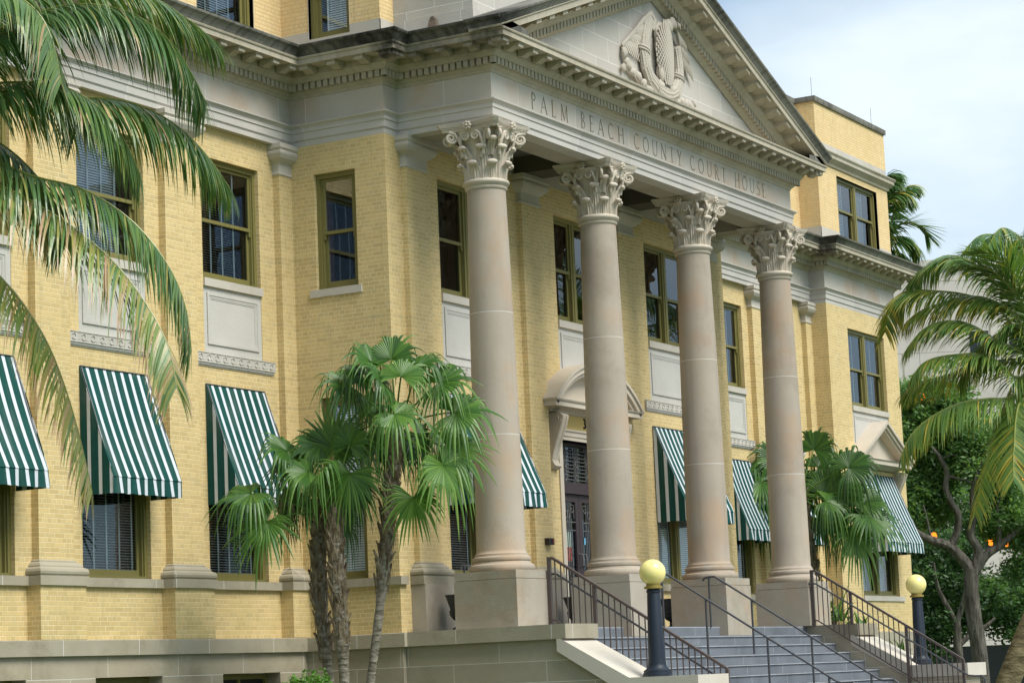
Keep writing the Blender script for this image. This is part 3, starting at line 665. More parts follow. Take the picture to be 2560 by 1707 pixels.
# ------------------------------------------------------------------ windows
def lbox(bm, M, u0, u1, d0, d1, z0, z1):
    P = [M(u, d, z) for z in (z0, z1) for u, d in ((u0, d0), (u1, d0), (u1, d1), (u0, d1))]
    hexa(bm, P)
def window(u0, u1, z0, z1, M, n=1, blind='slats', meet=.5, tapes=4, cover=(0, 1)):
    bm = bmesh.new(); j = .075
    lbox(bm, M, u0, u0+j, -.22, -.08, z0, z1); lbox(bm, M, u1-j, u1, -.22, -.08, z0, z1)
    lbox(bm, M, u0+j, u1-j, -.22, -.08, z1-.09, z1); lbox(bm, M, u0+j, u1-j, -.24, -.07, z0, z0+.05)
    lbox(bm, M, u0+j, u0+j+.03, -.22, -.11, z0+.05, z1-.09); lbox(bm, M, u1-j-.03, u1-j, -.22, -.11, z0+.05, z1-.09)
    units = []
    if n == 2:
        c = (u0+u1)/2; mw = .10
        lbox(bm, M, c-mw, c+mw, -.22, -.085, z0+.05, z1-.09); lbox(bm, M, c-.035, c+.035, -.085, -.07, z0+.05, z1-.09)
        units = [(u0+j+.03, c-mw), (c+mw, u1-j-.03)]
    else: units = [(u0+j+.03, u1-j-.03)]
    F = part('window', bm, OLIVE)
    zb, zt = z0+.05, z1-.09; zm = zb+(zt-zb)*meet
    bs = bmesh.new(); bp = bmesh.new(); bb = bmesh.new(); br = bmesh.new(); s = .055
    for a, b_ in units:
        lbox(bs, M, a, a+s, -.165, -.125, zm, zt); lbox(bs, M, b_-s, b_, -.165, -.125, zm, zt); lbox(bs, M, a+s, b_-s, -.165, -.125, zt-.055, zt); lbox(bs, M, a, b_, -.168, -.118, zm-.03, zm+.03)
        for q in (a+.002, b_-.047): lbox(bs, M, q, q+.045, -.165, -.122, zm-.12, zm-.03)
        lbox(bs, M, a, a+s+.01, -.21, -.17, zb, zm+.02); lbox(bs, M, b_-s-.01, b_, -.21, -.17, zb, zm+.02); lbox(bs, M, a+s+.01, b_-s-.01, -.21, -.17, zb, zb+.105)
        for (z_0, z_1, dd) in ((zm+.03, zt-.055, -.145), (zb+.105, zm-.03, -.19)):
            bp.faces.new([bp.verts.new(M(u, dd, z)) for u, z in ((a+.05, z_0), (b_-.05, z_0), (b_-.05, z_1), (a+.05, z_1))])
        # brown inner reveals
        for q in (a, b_): lbox(br, M, q-.012, q+.012, -.44, -.225, zb, zt)
        lbox(br, M, a, b_, -.44, -.225, zt, zt+.02)
        if blind:
            c0, c1 = a+.03+(b_-a-.06)*cover[0], a+.03+(b_-a-.06)*cover[1]
            z = zb+.12; tilt = {'slats': .018, 'closed': .036, 'shut': .04}[blind]
            while z < zt-.02:
                hw = .022 if blind == 'slats' else .012
                P = [M(c0, -.255-hw, z-tilt/2*-1), M(c1, -.255-hw, z+tilt/2), M(c1, -.255+hw, z-tilt/2), M(c0, -.255+hw, z-tilt/2)]
                P[0] = M(c0, -.255-hw, z+tilt/2)
                bb.faces.new([bb.verts.new(p) for p in P]); z += .045
            for k in range(tapes):
                u = c0+(c1-c0)*(.06+.88*k/max(1, tapes-1)); lbox(bb, M, u-.019, u+.019, -.228, -.224, zb+.1, zt)
            lbox(bb, M, c0, c1, -.27, -.235, zb+.09, zb+.115)
    part('sash', bs, OLIVE, F); part('pane', bp, GLASS, F, recalc=False); part('inner_reveal', br, BROWN, F)
    if blind: part('blind', bb, WHITE, F, recalc=False)
    else: bb.free()
    return F
def sill(u0, u1, z0, z1, M, win, proj=.04):
    bm = bmesh.new(); lbox(bm, M, u0, u1, -.2, proj, z0, z1); part('sill', bm, STONE, win)
def panel(u0, u1, M, band=True, z0=4.98, z1=6.16):
    bm = bmesh.new()
    lbox(bm, M, u0, u1, -.2, -.012, z0, z1)
    # raised moulded border
    for k, (i, o, p) in enumerate(((.10, .15, .012), (.15, .19, .002), (.19, .215, -.004))):
        for a, b_, c, d in ((u0+i, u1-i, z1-o, z1-i), (u0+i, u1-i, z0+i+.06, z0+o+.06), (u0+i, u0+o, z0+o+.06, z1-o), (u1-o, u1-i, z0+o+.06, z1-o)):
            lbox(bm, M, a, b_, -.012, p, c, d)
    P = part('stone_panel', bm, STONE_PN)
    if band:
        c = (u0+u1)/2; hw = (u1-u0)/2+.33
        bm = bmesh.new(); lbox(bm, M, c-hw, c+hw, -.05, .05, 4.80, 4.98); lbox(bm, M, c-hw, c+hw, .05, .06, 4.965, 4.98); lbox(bm, M, c-hw, c+hw, .05, .056, 4.80, 4.812)
        lbox(bm, M, c-hw+.02, c+hw-.02, -.05, .035, 4.765, 4.80); lbox(bm, M, c-hw+.04, c+hw-.04, -.05, .018, 4.74, 4.765)
        k = int(2*hw/.225); 
        for i in range(k):   # running scroll
            u = c-hw+.14+(2*hw-.28)*i/(k-1)
            pts = [M(u+.05*math.cos(q), .055, 4.89+.05*math.sin(q)) for q in [R(-150+30*m) for m in range(11)]]
            tube(bm, pts, .009, 5)
            tube(bm, [M(u+.045, .050, 4.85), M(u+.10, .050, 4.84), M(u+.15, .050, 4.87)], .006, 5)
        part('scroll_band', bm, STONE_W, P)
    return P
for s in (-1, 1):
    for k, (a, b_) in enumerate(wing_x):
        u0, u1 = (a, b_) if s > 0 else (-b_, -a); M = front(2.2)
        window(u0, u1, 1.0, 4.42, M, tapes=5 if s < 0 else 4)
        Wn = window(u0, u1, 6.31, 8.5, M, tapes=4, blind='closed' if (s < 0 and k == 1) else 'slats', cover=(0, .8)); sill(u0, u1+.02, 6.165, 6.31, M, Wn)
        window(u0, u1, 11.05, 13.0, M, tapes=4, blind='closed', cover=(0, .82))
        panel(u0, u1, M)
    mkM = (left(-WB), right(WB))[s > 0]
    window(.66, 1.57, 1.0, 4.32, mkM, tapes=2, blind='closed')
    Wn = window(.66, 1.57, 6.32, 8.49, mkM, blind=None); sill(.58, 1.70, 6.18, 6.32, mkM, Wn)
    window(.66, 1.57, 11.05, 13.0, mkM, blind='shut', tapes=2, cover=(0, .8))
for a, b_ in bay:
    M = front(0); window(a, b_, 1.0, 4.42, M, 2, tapes=2, blind='closed' if a > 0 else 'slats'); Wn = window(a, b_, 6.31, 8.5, M, 2, blind=None); sill(a, b_, 6.165, 6.31, M, Wn); panel(a, b_, M)
M = front(0); Wn = window(-.95, .95, 6.31, 8.5, M, 2, blind=None); sill(-.95, .95, 6.165, 6.31, M, Wn); panel(-.95, .95, M, False, 4.4)
for s in (1, -1):
    M = front(YP); a, b_ = (19.44, 22.30) if s > 0 else (-22.30, -19.44)
    Wn = window(a, b_, 1.0, 4.42, M, 2, tapes=2, blind='closed', cover=(0, .6)); sill(a-.03, b_+.32, .86, 1.0, M, Wn)
    Wn = window(a, b_, 6.31, 8.5, M, 2, tapes=2, cover=(0, .6)); sill(a, b_, 6.165, 6.31, M, Wn); panel(a, b_, M, False)
    a, b_ = (19.3, 22.45) if s > 0 else (-22.45, -19.3)
    window(a, b_, 11.05, 12.85, M, 2, tapes=2, cover=(0, .6), blind='closed')
for s in (-1, 1):
    for a, b_ in wing_x:      # basement windows
        u0, u1 = (a, b_) if s > 0 else (-b_, -a)
        bm = bmesh.new(); M = front(2.03); lbox(bm, M, u0+.02, u1-.02, -.33, -.25, -.70, -.602); lbox(bm, M, u0+.02, u0+.10, -.33, -.25, -1.7, -.70); lbox(bm, M, u1-.10, u1-.02, -.33, -.25, -1.7, -.70); lbox(bm, M, (u0+u1)/2-.03, (u0+u1)/2+.03, -.33, -.25, -1.7, -.70)
        F = part('basement_window', bm, OLIVE); bm = bmesh.new(); bm.faces.new([bm.verts.new(M(u, -.30, z)) for u, z in ((u0+.1, -1.7), (u1-.1, -1.7), (u1-.1, -.7), (u0+.1, -.7))]); part('pane', bm, mat('dull basement glass', (.02, .022, .022), .5, .2), F, recalc=False)

# ------------------------------------------------------------------ door with segmental hood
bm = bmesh.new()
bx(bm, -1.20, -1.05, -.03, .25, 0, 3.85); bx(bm, 1.05, 1.20, -.03, .25, 0, 3.85); bx(bm, -1.27, 1.27, -.04, .25, 3.85, 3.93); bx(bm, -1.27, 1.27, -.06, .2, 3.93, 4.03); bx(bm, -1.29, 1.29, -.085, .2, 4.03, 4.07)
DS = part('door_surround', bm, STONE_CAP)
bm = bmesh.new(); bx(bm, -1.27, 1.27, -.012, .2, 4.07, 4.42); part('number_panel', bm, mat('honey stone panel', (.62, .45, .17), .8), DS)
bm = bmesh.new(); write(bm, '300', -.08, .37, 4.14, .20, -.012, .01, .9); part('house_number', bm, mat('black numerals', (.01, .01, .01), .5), DS)
bm = bmesh.new()    # hood: level cornice + arch
HW = 1.97
sweep(bm, [(0, 4.34), (.0, 4.36), (.08, 4.38), (.10, 4.42), (.18, 4.45), (.40, 4.455), (.40, 4.55), (.425, 4.56), (.44, 4.59), (-.05, 4.60)], [(-HW+.44, .02), (-HW+.44, 0), (HW-.44, 0), (HW-.44, .02)])
def arch_ring(r0, r1, y0, y1, zc, a0, a1, n=28):
    V = []
    for i in range(n+1):
        a = R(a0+(a1-a0)*i/n)
        V.append([bm.verts.new((r*math.cos(a), y, zc+r*math.sin(a))) for r, y in ((r0, y0), (r1, y0), (r1, y1), (r0, y1))])
    for p, q in zip(V, V[1:]):
        for k in range(4): bm.faces.new((p[k], q[k], q[(k+1) % 4], p[(k+1) % 4]))
    bm.faces.new(V[0]); bm.faces.new(V[-1][::-1])
# segmental: half width 1.97, rise .86 -> R = (1.97^2+.86^2)/(2*.86)
RS = (HW**2+.86**2)/(2*.86); ZC = 4.60+.86-RS; AA = math.degrees(math.asin(HW/RS))
arch_ring(RS-.06, RS, -.44, .1, ZC, 90-AA, 90+AA); arch_ring(RS-.17, RS-.06, -.40, .1, ZC, 90-AA, 90+AA); arch_ring(RS-.25, RS-.17, -.34, .1, ZC, 90-AA+1, 90+AA-1); arch_ring(RS-.30, RS-.25, -.26, .1, ZC, 90-AA+3, 90+AA-3)
n = 24; fr_ = []; 
pts = [(-HW+.1, 4.6)]+[((RS-.2)*math.cos(R(90+AA-3-(2*AA-6)*i/n)), ZC+(RS-.2)*math.sin(R(90+AA-3-(2*AA-6)*i/n))) for i in range(n+1)]+[(HW-.1, 4.6)]
A = [bm.verts.new((x, -.10, z)) for x, z in pts]; bm.faces.new(A)
part('door_hood', bm, STONE_CAP, DS)
def console(cx, yb, zt, zb_, depth, wd, m, parent, M=None):
    bm = bmesh.new(); hgt = zt-zb_; n = 18; prof = []
    for i in range(n+1):
        t_ = i/n; z = zt-hgt*t_
        p = depth*((1-t_)**1.3*.95+.10) + .05*depth*math.sin(t_*PI*2)
        if t_ > .88: p = depth*.16+depth*.22*math.sin((t_-.88)/.12*PI)
        if t_ < .1: p = depth*(.75+.3*math.sin(t_/.1*PI/2))
        prof.append((p, z))
    for (u0, u1, k) in ((-wd/2, wd/2, 1.0), (-wd/2+.015, -wd/6, 1.05), (wd/6, wd/2-.015, 1.05)):
        A = [bm.verts.new((cx+u0, yb-p*k, z)) for p, z in prof]; B = [bm.verts.new((cx+u1, yb-p*k, z)) for p, z in prof]
        A2 = [bm.verts.new((cx+u0, yb+.02, z)) for p, z in prof]; B2 = [bm.verts.new((cx+u1, yb+.02, z)) for p, z in prof]
        for i in range(n):
            bm.faces.new((A[i], A[i+1], B[i+1], B[i])); bm.faces.new((A[i], A2[i], A2[i+1], A[i+1])); bm.faces.new((B[i], B[i+1], B2[i+1], B2[i]))
        bm.faces.new((A[0], B[0], B2[0], A2[0])); bm.faces.new((A[-1], A2[-1], B2[-1], B[-1]))
    for sgn in (-1, 1):
        sp = [(cx+sgn*(wd/2+.004), yb-depth*.55-math.cos(q)*depth*.30*(1-q/14), zt-depth*.42-math.sin(q)*depth*.30*(1-q/14)) for q in [k*.5 for k in range(22)]]
        tube(bm, sp, .012, 5)
    return part('console', bm, m, parent)
for s in (-1, 1): console(s*1.42, -.0, 4.35, 3.22, .33, .26, STONE_CAP, DS)
# doors, transom grille
bm = bmesh.new(); M = front(.2)
lbox(bm, M, -1.05, -.97, -.12, 0, 0, 3.85); lbox(bm, M, .97, 1.05, -.12, 0, 0, 3.85); lbox(bm, M, -.97, .97, -.12, .01, 2.80, 3.04); lbox(bm, M, -.97, .97, .01, .04, 2.80, 2.84); lbox(bm, M, -.97, .97, -.12, 0, 3.78, 3.85)
DF = part('door_frame', bm, DOORM)
bm = bmesh.new(); M2 = front(.22)
z = 3.09
while z < 3.76: lbox(bm, M2, -.97, .97, -.02, 0, z, z+.014); z += .075
for u in (-.55, -.05, .45):
    for q in (-.07, -.03, .03, .07): lbox(bm, M2, u+q-.006, u+q+.006, 0, .015, 3.05, 3.77)
    for zz in (3.13, 3.41, 3.70): tube(bm, [M2(u+.055*math.cos(R(30*k)), .02, zz+.065*math.sin(R(30*k))) for k in range(13)], .010, 5, False)
part('transom_grille', bm, IRONM, DF)
bm = bmesh.new(); bm.faces.new([bm.verts.new(M2(u, -.05, z)) for u, z in ((-.97, 3.04), (.97, 3.04), (.97, 3.8), (-.97, 3.8))]); part('transom_pane', bm, GLASS, DF, recalc=False)
for s in (-1, 1):
    a, b_ = sorted((s*.005, s*.97)); bm = bmesh.new()
    lbox(bm, M, a, a+.14, -.08, -.02, 0.01, 2.79); lbox(bm, M, b_-.14, b_, -.08, -.02, 0.01, 2.79); lbox(bm, M, a+.14, b_-.14, -.08, -.02, 2.64, 2.79); lbox(bm, M, a+.14, b_-.14, -.08, -.02, 0.01, .30)
    D = part('door', bm, DOORM)
    bm = bmesh.new(); g = lambda u0, u1, z0, z1: lbox(bm, M, u0, u1, -.045, -.028, z0, z1)
    c = (a+b_)/2; q0, q1 = a+.14, b_-.14
    for zz in (2.22, 2.05, .42): g(q0, q1, zz, zz+.018)
    for k in range(-2, 3): g(c+k*.075-.006, c+k*.075+.006, .30, 2.64)
    g(q0+.05, q0+.06, 2.30, 2.58); g(q1-.06, q1-.05, 2.30, 2.58); g(q0+.05, c-.15, 2.57, 2.582); g(c+.15, q1-.05, 2.57, 2.582)
    for uu in (c-.05, c+.05): tube(bm, [M(uu+.045*math.cos(R(30*k)), -.03, 2.38+.075*math.sin(R(30*k))) for k in range(13)], .010, 5, False)
    for sg in (-1, 1): tube(bm, [M(c+sg*(.21+.05*math.cos(R(a_))), -.03, 2.47+.05*math.sin(R(a_))) for a_ in range(90, 400, 30)], .009, 5, False)
    part('door_grille', bm, IRONM, D)
    bm = bmesh.new(); bm.faces.new([bm.verts.new(M(u, -.06, z)) for u, z in ((q0, .30), (q1, .30), (q1, 2.64), (q0, 2.64))]); part('pane', bm, GLASS, D, recalc=False)
    bm = bmesh.new(); u = a+.07 if s > 0 else b_-.07; tube(bm, [M(u, -.02, 1.32), M(u, .07, 1.34), M(u-s*.0, .08, 1.45), M(u, .07, 1.56), M(u, -.02, 1.58)], .017, 8); part('handle', bm, IRONM, D)
    if s < 0:
        bm = bmesh.new(); lbox(bm, M, -.59, -.35, -.055, -.05, 1.72, 2.04); part('notice', bm, mat('pale green paper', (.45, .58, .50), .6), D)
        bm = bmesh.new(); lbox(bm, M, -.58, -.30, -.055, -.05, 1.44, 1.705); o = part('notice', bm, mat('red paper', (.42, .045, .03), .6), D); o['label'] = 'red notice'
        bm = bmesh.new()
        for k in range(5): lbox(bm, M, -.54+.02*(k % 2), -.35-.03*(k % 3), -.05, -.048, 1.49+k*.042, 1.50+k*.042)
        lbox(bm, M, -.59, -.295, -.0558, -.0522, 1.43, 1.44); lbox(bm, M, -.59, -.295, -.0558, -.0522, 1.705, 1.715)
        part('notice_print', bm, mat('pale print', (.6, .45, .35), .6), D)
    else:
        bm = bmesh.new(); lbox(bm, M, .24, .31, -.055, -.05, 1.78, 1.92); part('notice', bm, mat('blue sticker', (.12, .33, .48), .5), D)
bm = bmesh.new(); bx(bm, -2.15, -1.93, -.22, -.12, 1.69, 1.82); bx(bm, -2.04, -1.95, -.232, -.22, 1.71, 1.80); part('alarm_box', bm, mat('dark alarm box', (.03, .022, .02), .5))
bm = bmesh.new(); bx(bm, -2.02, -1.985, -.238, -.232, 1.72, 1.79); part('alarm_box_lens', bm, mat('red lens', (.35, .03, .02), .3))

# pavilion hood (triangular) over the ground floor window
def tri_hood(s):
    cx = s*20.87; hw = 1.98; y = YP; bm = bmesh.new(); z0 = 4.80; rise = 1.02
    sweep(bm, [(0, 4.55), (.0, 4.57), (.07, 4.60), (.10, 4.64), (.2, 4.66), (.42, 4.665), (.42, 4.76), (.44, 4.78), (.46, 4.80), (-.02, 4.805)], [(cx-hw+.46, y+.02), (cx-hw+.46, y), (cx+hw-.46, y), (cx+hw-.46, y+.02)])
    for sg in (-1, 1):
        for (p, a, b_) in ((.50, -.06, .03), (.44, -.16, -.06), (.38, -.24, -.16)):
            P = []
            for zz in (a, b_):
                for X in (hw+.02, 0):
                    for yy in (y-p, y+.02): P.append((cx+sg*X, yy, z0+.02+rise*(1-X/(hw+.02))+zz+.06))
            hexa(bm, [P[0], P[1], P[3], P[2], P[4], P[5], P[7], P[6]])
    bm.faces.new([bm.verts.new((cx+a, y-.12, z)) for a, z in ((-hw+.2, z0), (hw-.2, z0), (0, z0+rise-.1))])
    H = part('window_hood', bm, STONE_CAP)
    for sg in (-1, 1): console(cx+sg*1.66, y, 4.56, 3.66, .34, .22, STONE_CAP, H)
tri_hood(1); tri_hood(-1)
# lightning rods
bm = bmesh.new()
for x, y in ((17.97, 1.66), (22.6, 1.66)): tube(bm, [(x, y, 14.9), (x, y, 15.45)], .006, 5)
part('lightning_rod', bm, IRONM)

# ------------------------------------------------------------------ columns
def spiral(c, e1, e2, r0, turns, n=26, a0=0, shrink=.86):
    out = []
    for i in range(n+1):
        t_ = i/n; a = a0+t_*turns*2*PI; r = r0*(1-t_*shrink); out.append(c+e1*(r*math.cos(a))+e2*(r*math.sin(a)))
    return out
def capital_mesh():
    bm = bmesh.new()
    lathe(bm, [(.34, .06), (.335, .30), (.35, .50), (.40, .72), (.50, .90), (.54, .97)], n=32)
    lathe(bm, [(.345, -.10), (.365, -.07), (.365, -.055), (.345, -.04), (.35, -.03), (.395, .0), (.405, .03), (.395, .06), (.35, .085), (.33, .10)], n=40)
    def leafc(ang, h, r0, w0, out=.17, z0=.08, tilt=0):
        cl = [(r0+.012, z0, w0*.85), (r0+.02, z0+h*.25, w0), (r0+.03, z0+h*.5, w0*1.04), (r0+.055+tilt*.4, z0+h*.72, w0*.98), (r0+.10+tilt*.7, z0+h*.88, w0*.90), (r0+.15+tilt, z0+h*.975, w0*.82), (r0+out+.025+tilt, z0+h, w0*.74), (r0+out+.05+tilt, z0+h*.97, w0*.66), (r0+out+.055+tilt, z0+h*.91, w0*.5), (r0+out+.03+tilt, z0+h*.87, w0*.3)]
        e = Vector((math.cos(ang), math.sin(ang), 0)); sd = Vector((-e.y, e.x, 0)); m = 11; rows = []
        for r, z, wv in cl:
            row = []
            for k in range(m):
                x = (k/(m-1)-.5)*2; rib = .007*(1 if k % 2 else -1) + (.014 if k == m//2 else 0)
                rr = r-abs(x)**2*.035+rib
                row.append(bm.verts.new(e*rr+sd*(x*wv/2)+Vector((0, 0, z-(abs(x)**2*.03)))))
            rows.append(row)
        for a, b_ in zip(rows, rows[1:]):
            for k in range(m-1): bm.faces.new((a[k], a[k+1], b_[k+1], b_[k]))
        # back side for thickness
        rows2 = [[bm.verts.new(v_.co-e*.03+Vector((0, 0, -.015))) for v_ in r_] for r_ in rows]
        for a, b_ in zip(rows2, rows2[1:]):
            for k in range(m-1): bm.faces.new((a[k+1], a[k], b_[k], b_[k+1]))
        for a, b_, c, d in [(rows[i][0], rows[i+1][0], rows2[i+1][0], rows2[i][0]) for i in range(len(rows)-1)]+[(rows[i+1][-1], rows[i][-1], rows2[i][-1], rows2[i+1][-1]) for i in range(len(rows)-1)]: bm.faces.new((a, b_, c, d))
        for k in range(m-1): bm.faces.new((rows[-1][k], rows[-1][k+1], rows2[-1][k+1], rows2[-1][k]))
        # rolled tip
        tp = Vector((0, 0, z0+h*.93))+e*(r0+out+.03+tilt)
        tube(bm, [tp-sd*w0*.46, tp-sd*w0*.38, tp-sd*w0*.2, tp, tp+sd*w0*.2, tp+sd*w0*.38, tp+sd*w0*.46], [.01, .032, .044, .048, .044, .032, .01], 10)
    for i in range(8): leafc(i*PI/4, .30, .335, .20, .09)
    for i in range(8): leafc(i*PI/4+PI/8, .60, .335, .21, .11, tilt=.02)
    Z = Vector((0, 0, 1))
    for i in range(4):
        a = PI/4+i*PI/2
        for sg in (-1, 1):
            aa = a+sg*.12; e = Vector((math.cos(aa), math.sin(aa), 0)); sd = Vector((-math.sin(a), math.cos(a), 0))*sg
            c = e*.615+Z*.845+sd*.02
            st = [e.lerp(Vector((math.cos(a+sg*.42), math.sin(a+sg*.42), 0)), 1)*.40+Z*.45, Vector((math.cos(a+sg*.34), math.sin(a+sg*.34), 0))*.43+Z*.62, Vector((math.cos(a+sg*.26), math.sin(a+sg*.26), 0))*.49+Z*.80, Vector((math.cos(a+sg*.18), math.sin(a+sg*.18), 0))*.56+Z*.93]
            sp = spiral(c, -e, Z, .115, -1.9, 30, a0=PI*.62)
            tube(bm, st+sp, [.03, .034, .036, .036]+[.034-.014*k/30 for k in range(31)], 7)
            # inner helix next to the fleuron
            f = a+sg*PI/4; ef = Vector((math.cos(f), math.sin(f), 0)); sf = Vector((-math.sin(f), math.cos(f), 0))*(-sg)
            c2 = ef*.485+sf*.10+Z*.84
            st2 = [ef*.40+sf*.20+Z*.50, ef*.43+sf*.22+Z*.68]
            sp2 = spiral(c2, sf, Z, .085, 1.8 , 26, a0=.3)
            tube(bm, st2+sp2, [.026, .028]+[.027-.010*k/26 for k in range(27)], 7)
            lathe(bm, [(.0, -.02), (.03, 0), (.0, .02)], tuple(c2), 8, False)
        # leaf beneath the corner volute
        leafc(a, .28, .40, .15, .12, z0=.50, tilt=.04)
        f = i*PI/2; e = Vector((math.cos(f), math.sin(f), 0)); sd = Vector((-e.y, e.x, 0))
        c = e*.575+Z*1.02       # fleuron
        for k in range(7):
            q = c+(sd*math.cos(k*2*PI/7)+Z*math.sin(k*2*PI/7))*.055
            bmesh.ops.create_icosphere(bm, subdivisions=1, radius=.034, matrix=Matrix.Translation(q))
        bmesh.ops.create_icosphere(bm, subdivisions=1, radius=.032, matrix=Matrix.Translation(c+e*.02))
    # abacus with concave sides
    def abac(z0, z1, k0, k1):
        rings = []
        for z, kk in ((z0, k0), (z1, k1)):
            ring = []
            for i in range(4):
                for j in range(10):
                    t_ = (j/9-.5)*2; f = i*PI/2; e = Vector((math.cos(f), math.sin(f), 0)); sd = Vector((-e.y, e.x, 0))
                    ring.append(bm.verts.new(e*((.475+.105*abs(t_)**1.7)*kk)+sd*(t_*.52*kk)+Z*z))
            rings.append(ring)
        n = len(rings[0])
        for i in range(n): bm.faces.new((rings[0][i], rings[0][(i+1) % n], rings[1][(i+1) % n], rings[1][i]))
        bm.faces.new(rings[0][::-1]); bm.faces.new(rings[1])
    abac(.955, 1.01, .93, .97); abac(1.012, 1.03, .99, .99); abac(1.032, 1.098, 1.01, 1.06)
    bmesh.ops.recalc_face_normals(bm, faces=bm.faces[:])
    me = bpy.data.meshes.new('capital'); bm.to_mesh(me); bm.free(); me.materials.append(STONE_CAP)
    me.polygons.foreach_set('use_smooth', [True]*len(me.polygons)); me.set_sharp_from_angle(angle=R(45)); return me
CAPME = capital_mesh()
def shaft_prof():
    out = [(.475, 1.27), (.475, 1.295), (.452, 1.31), (.436, 1.36)]
    for i in range(1, 15):
        t_ = i/14; out.append((.432-.080*t_**1.7, 1.36+(7.86-1.36)*t_))
    return out
for k, cx in enumerate((-6.6, -2.2, 2.2, 6.6)):
    cy = -1.65
    bm = bmesh.new(); lathe(bm, shaft_prof(), (cx, cy, 0), 56)
    col = part('column', bm, STONE_COL, smooth=True)
    for zj in ((5.60, 3.40), (5.60, 3.41), (5.58, 3.38), (5.61, 3.40))[k]:
        bm = bmesh.new(); t_ = (zj-1.36)/6.5; r = .432-.080*t_**1.7+.0015; lathe(bm, [(r, zj-.007), (r, zj+.007)], (cx, cy, 0), 56, False); part('mortar_joint', bm, JOINT, col)
    bm = bmesh.new(); lathe(bm, [(.56, .985), (.585, 1.02), (.59, 1.06), (.575, 1.10), (.545, 1.115), (.52, 1.12), (.515, 1.14), (.50, 1.155), (.495, 1.165), (.515, 1.175), (.525, 1.20), (.515, 1.235), (.495, 1.245), (.485, 1.25), (.48, 1.27)], (cx, cy, 0), 56)
    part('base', bm, STONE_COL, col, smooth=True)
    o = bpy.data.objects.new('capital', CAPME); link(o, col); o.scale = (1.06, 1.06, 1); o.location = (cx, cy, 7.95); 
    bm = bmesh.new(); zb_ = 0.0 if k in (0, 3) else -.4
    bx(bm, cx-.615, cx+.615, -2.27, -1.03, .845, .988); bx(bm, cx-.625, cx+.625, -2.28, -1.02, zb_, .835); bx(bm, cx-.60, cx+.60, -2.25, -1.05, .82, .85)
    part('pedestal', bm, STONE_PED, col)

# ------------------------------------------------------------------ eagle relief
bm = bmesh.new()
YE = YF-.02
def relief(x, z, p=0): return Vector((x, YE-p, z))
def lumps(pts, rad, sx=1, sz=1, yy=.5):
    for (x, z, p), r in zip(pts, rad):
        bmesh.ops.create_icosphere(bm, subdivisions=2, radius=r, matrix=Matrix.Translation(relief(x, z, p)) @ Matrix.Diagonal((sx, yy, sz, 1)))
# wreath of bound bundles
wr = [(-.30, 12.42), (-.46, 12.20), (-.58, 11.92), (-.64, 11.62), (-.58, 11.34), (-.40, 11.12), (-.10, 10.98), (.22, 10.93), (.52, 10.96), (.80, 11.08), (.98, 11.30), (1.04, 11.58), (1.02, 11.88), (.94, 12.14)]
wp = []
for i in range(len(wr)-1):
    for q in range(5): t_ = q/5; wp.append((wr[i][0]*(1-t_)+wr[i+1][0]*t_, wr[i][1]*(1-t_)+wr[i+1][1]*t_))
tube(bm, [relief(x, z, .10) for x, z in wp], [.13+.05*math.sin(PI*i/len(wp)) for i in range(len(wp))], 12)
for i in range(0, len(wp)-1, 1):
    a, b_ = Vector(wp[i]), Vector(wp[i+1]); d = (b_-a).normalized(); nn = Vector((-d.y, d.x)); rr = .13+.05*math.sin(PI*i/len(wp))
    for k in range(-2, 3):
        c = a+nn*(k*rr*.42); pz = .10+rr*math.sqrt(max(.05, 1-(k*.42)**2))
        bmesh.ops.create_icosphere(bm, subdivisions=1, radius=.034, matrix=Matrix.Translation(relief(c.x, c.y, pz)) @ Matrix.Rotation(-math.atan2(d.y, d.x), 4, 'Y') @ Matrix.Diagonal((1.35, .55, .7, 1)))
for i in (14, 30, 52):
    a, b_ = Vector(wp[i]), Vector(wp[i+1]); d = (b_-a).normalized(); nn = Vector((-d.y, d.x))
    for q in (-.03, .03): tube(bm, [relief(*(a+d*q+nn*(.2*math.cos(R(v_)))), .10+.2*math.sin(R(v_))) for v_ in range(0, 181, 20)], .018, 6)
# body, tail, head
lumps([(.24, 12.15, .08), (.30, 11.90, .10), (.30, 11.60, .10), (.22, 11.34, .08)], [.28, .34, .30, .24], 1, 1.15, .65)
def scales(cx, cz, hw, hh, row, size, flip=1, pz=.40):
    z = cz+hh; k = 0
    while z > cz-hh:
        t_ = (z-cz)/hh; ww = hw*math.sqrt(max(.05, 1-t_*t_)); x = cx-ww+(size*.5 if k % 2 else 0)
        while x < cx+ww:
            u = (x-cx)/hw; p = pz*math.sqrt(max(.08, 1-u*u*.8-t_*t_*.4))
            bmesh.ops.create_icosphere(bm, subdivisions=1, radius=size*.58, matrix=Matrix.Translation(relief(x, z, p)) @ Matrix.Diagonal((.95, .45, 1.25, 1)))
            x += size
        z -= row; k += 1
scales(.30, 11.78, .38, .68, .055, .07)
lumps([(.52, 12.42, .22), (.66, 12.52, .27), (.78, 12.50, .28)], [.16, .13, .09], 1.05, 1, .9)
tube(bm, [relief(.80, 12.52, .36), relief(.90, 12.50, .38), relief(.93, 12.42, .38)], [.05, .045, .012], 7)
for sg in (-1, 1):
    lumps([(.28+sg*.20, 11.32, .20)], [.15], .8, 1.3, .8)
    for k in range(4): tube(bm, [relief(.28+sg*.20+.05*(k-1.5), 11.16, .20), relief(.28+sg*.26+.06*(k-1.5), 11.05, .26), relief(.28+sg*.28+.06*(k-1.5), 11.0, .20)], [.03, .028, .012], 6)
for k in range(7): tube(bm, [relief(.45+.05*(k-3), 11.2, .14), relief(.5+.075*(k-3), 10.92, .16)], [.035, .04], 6)
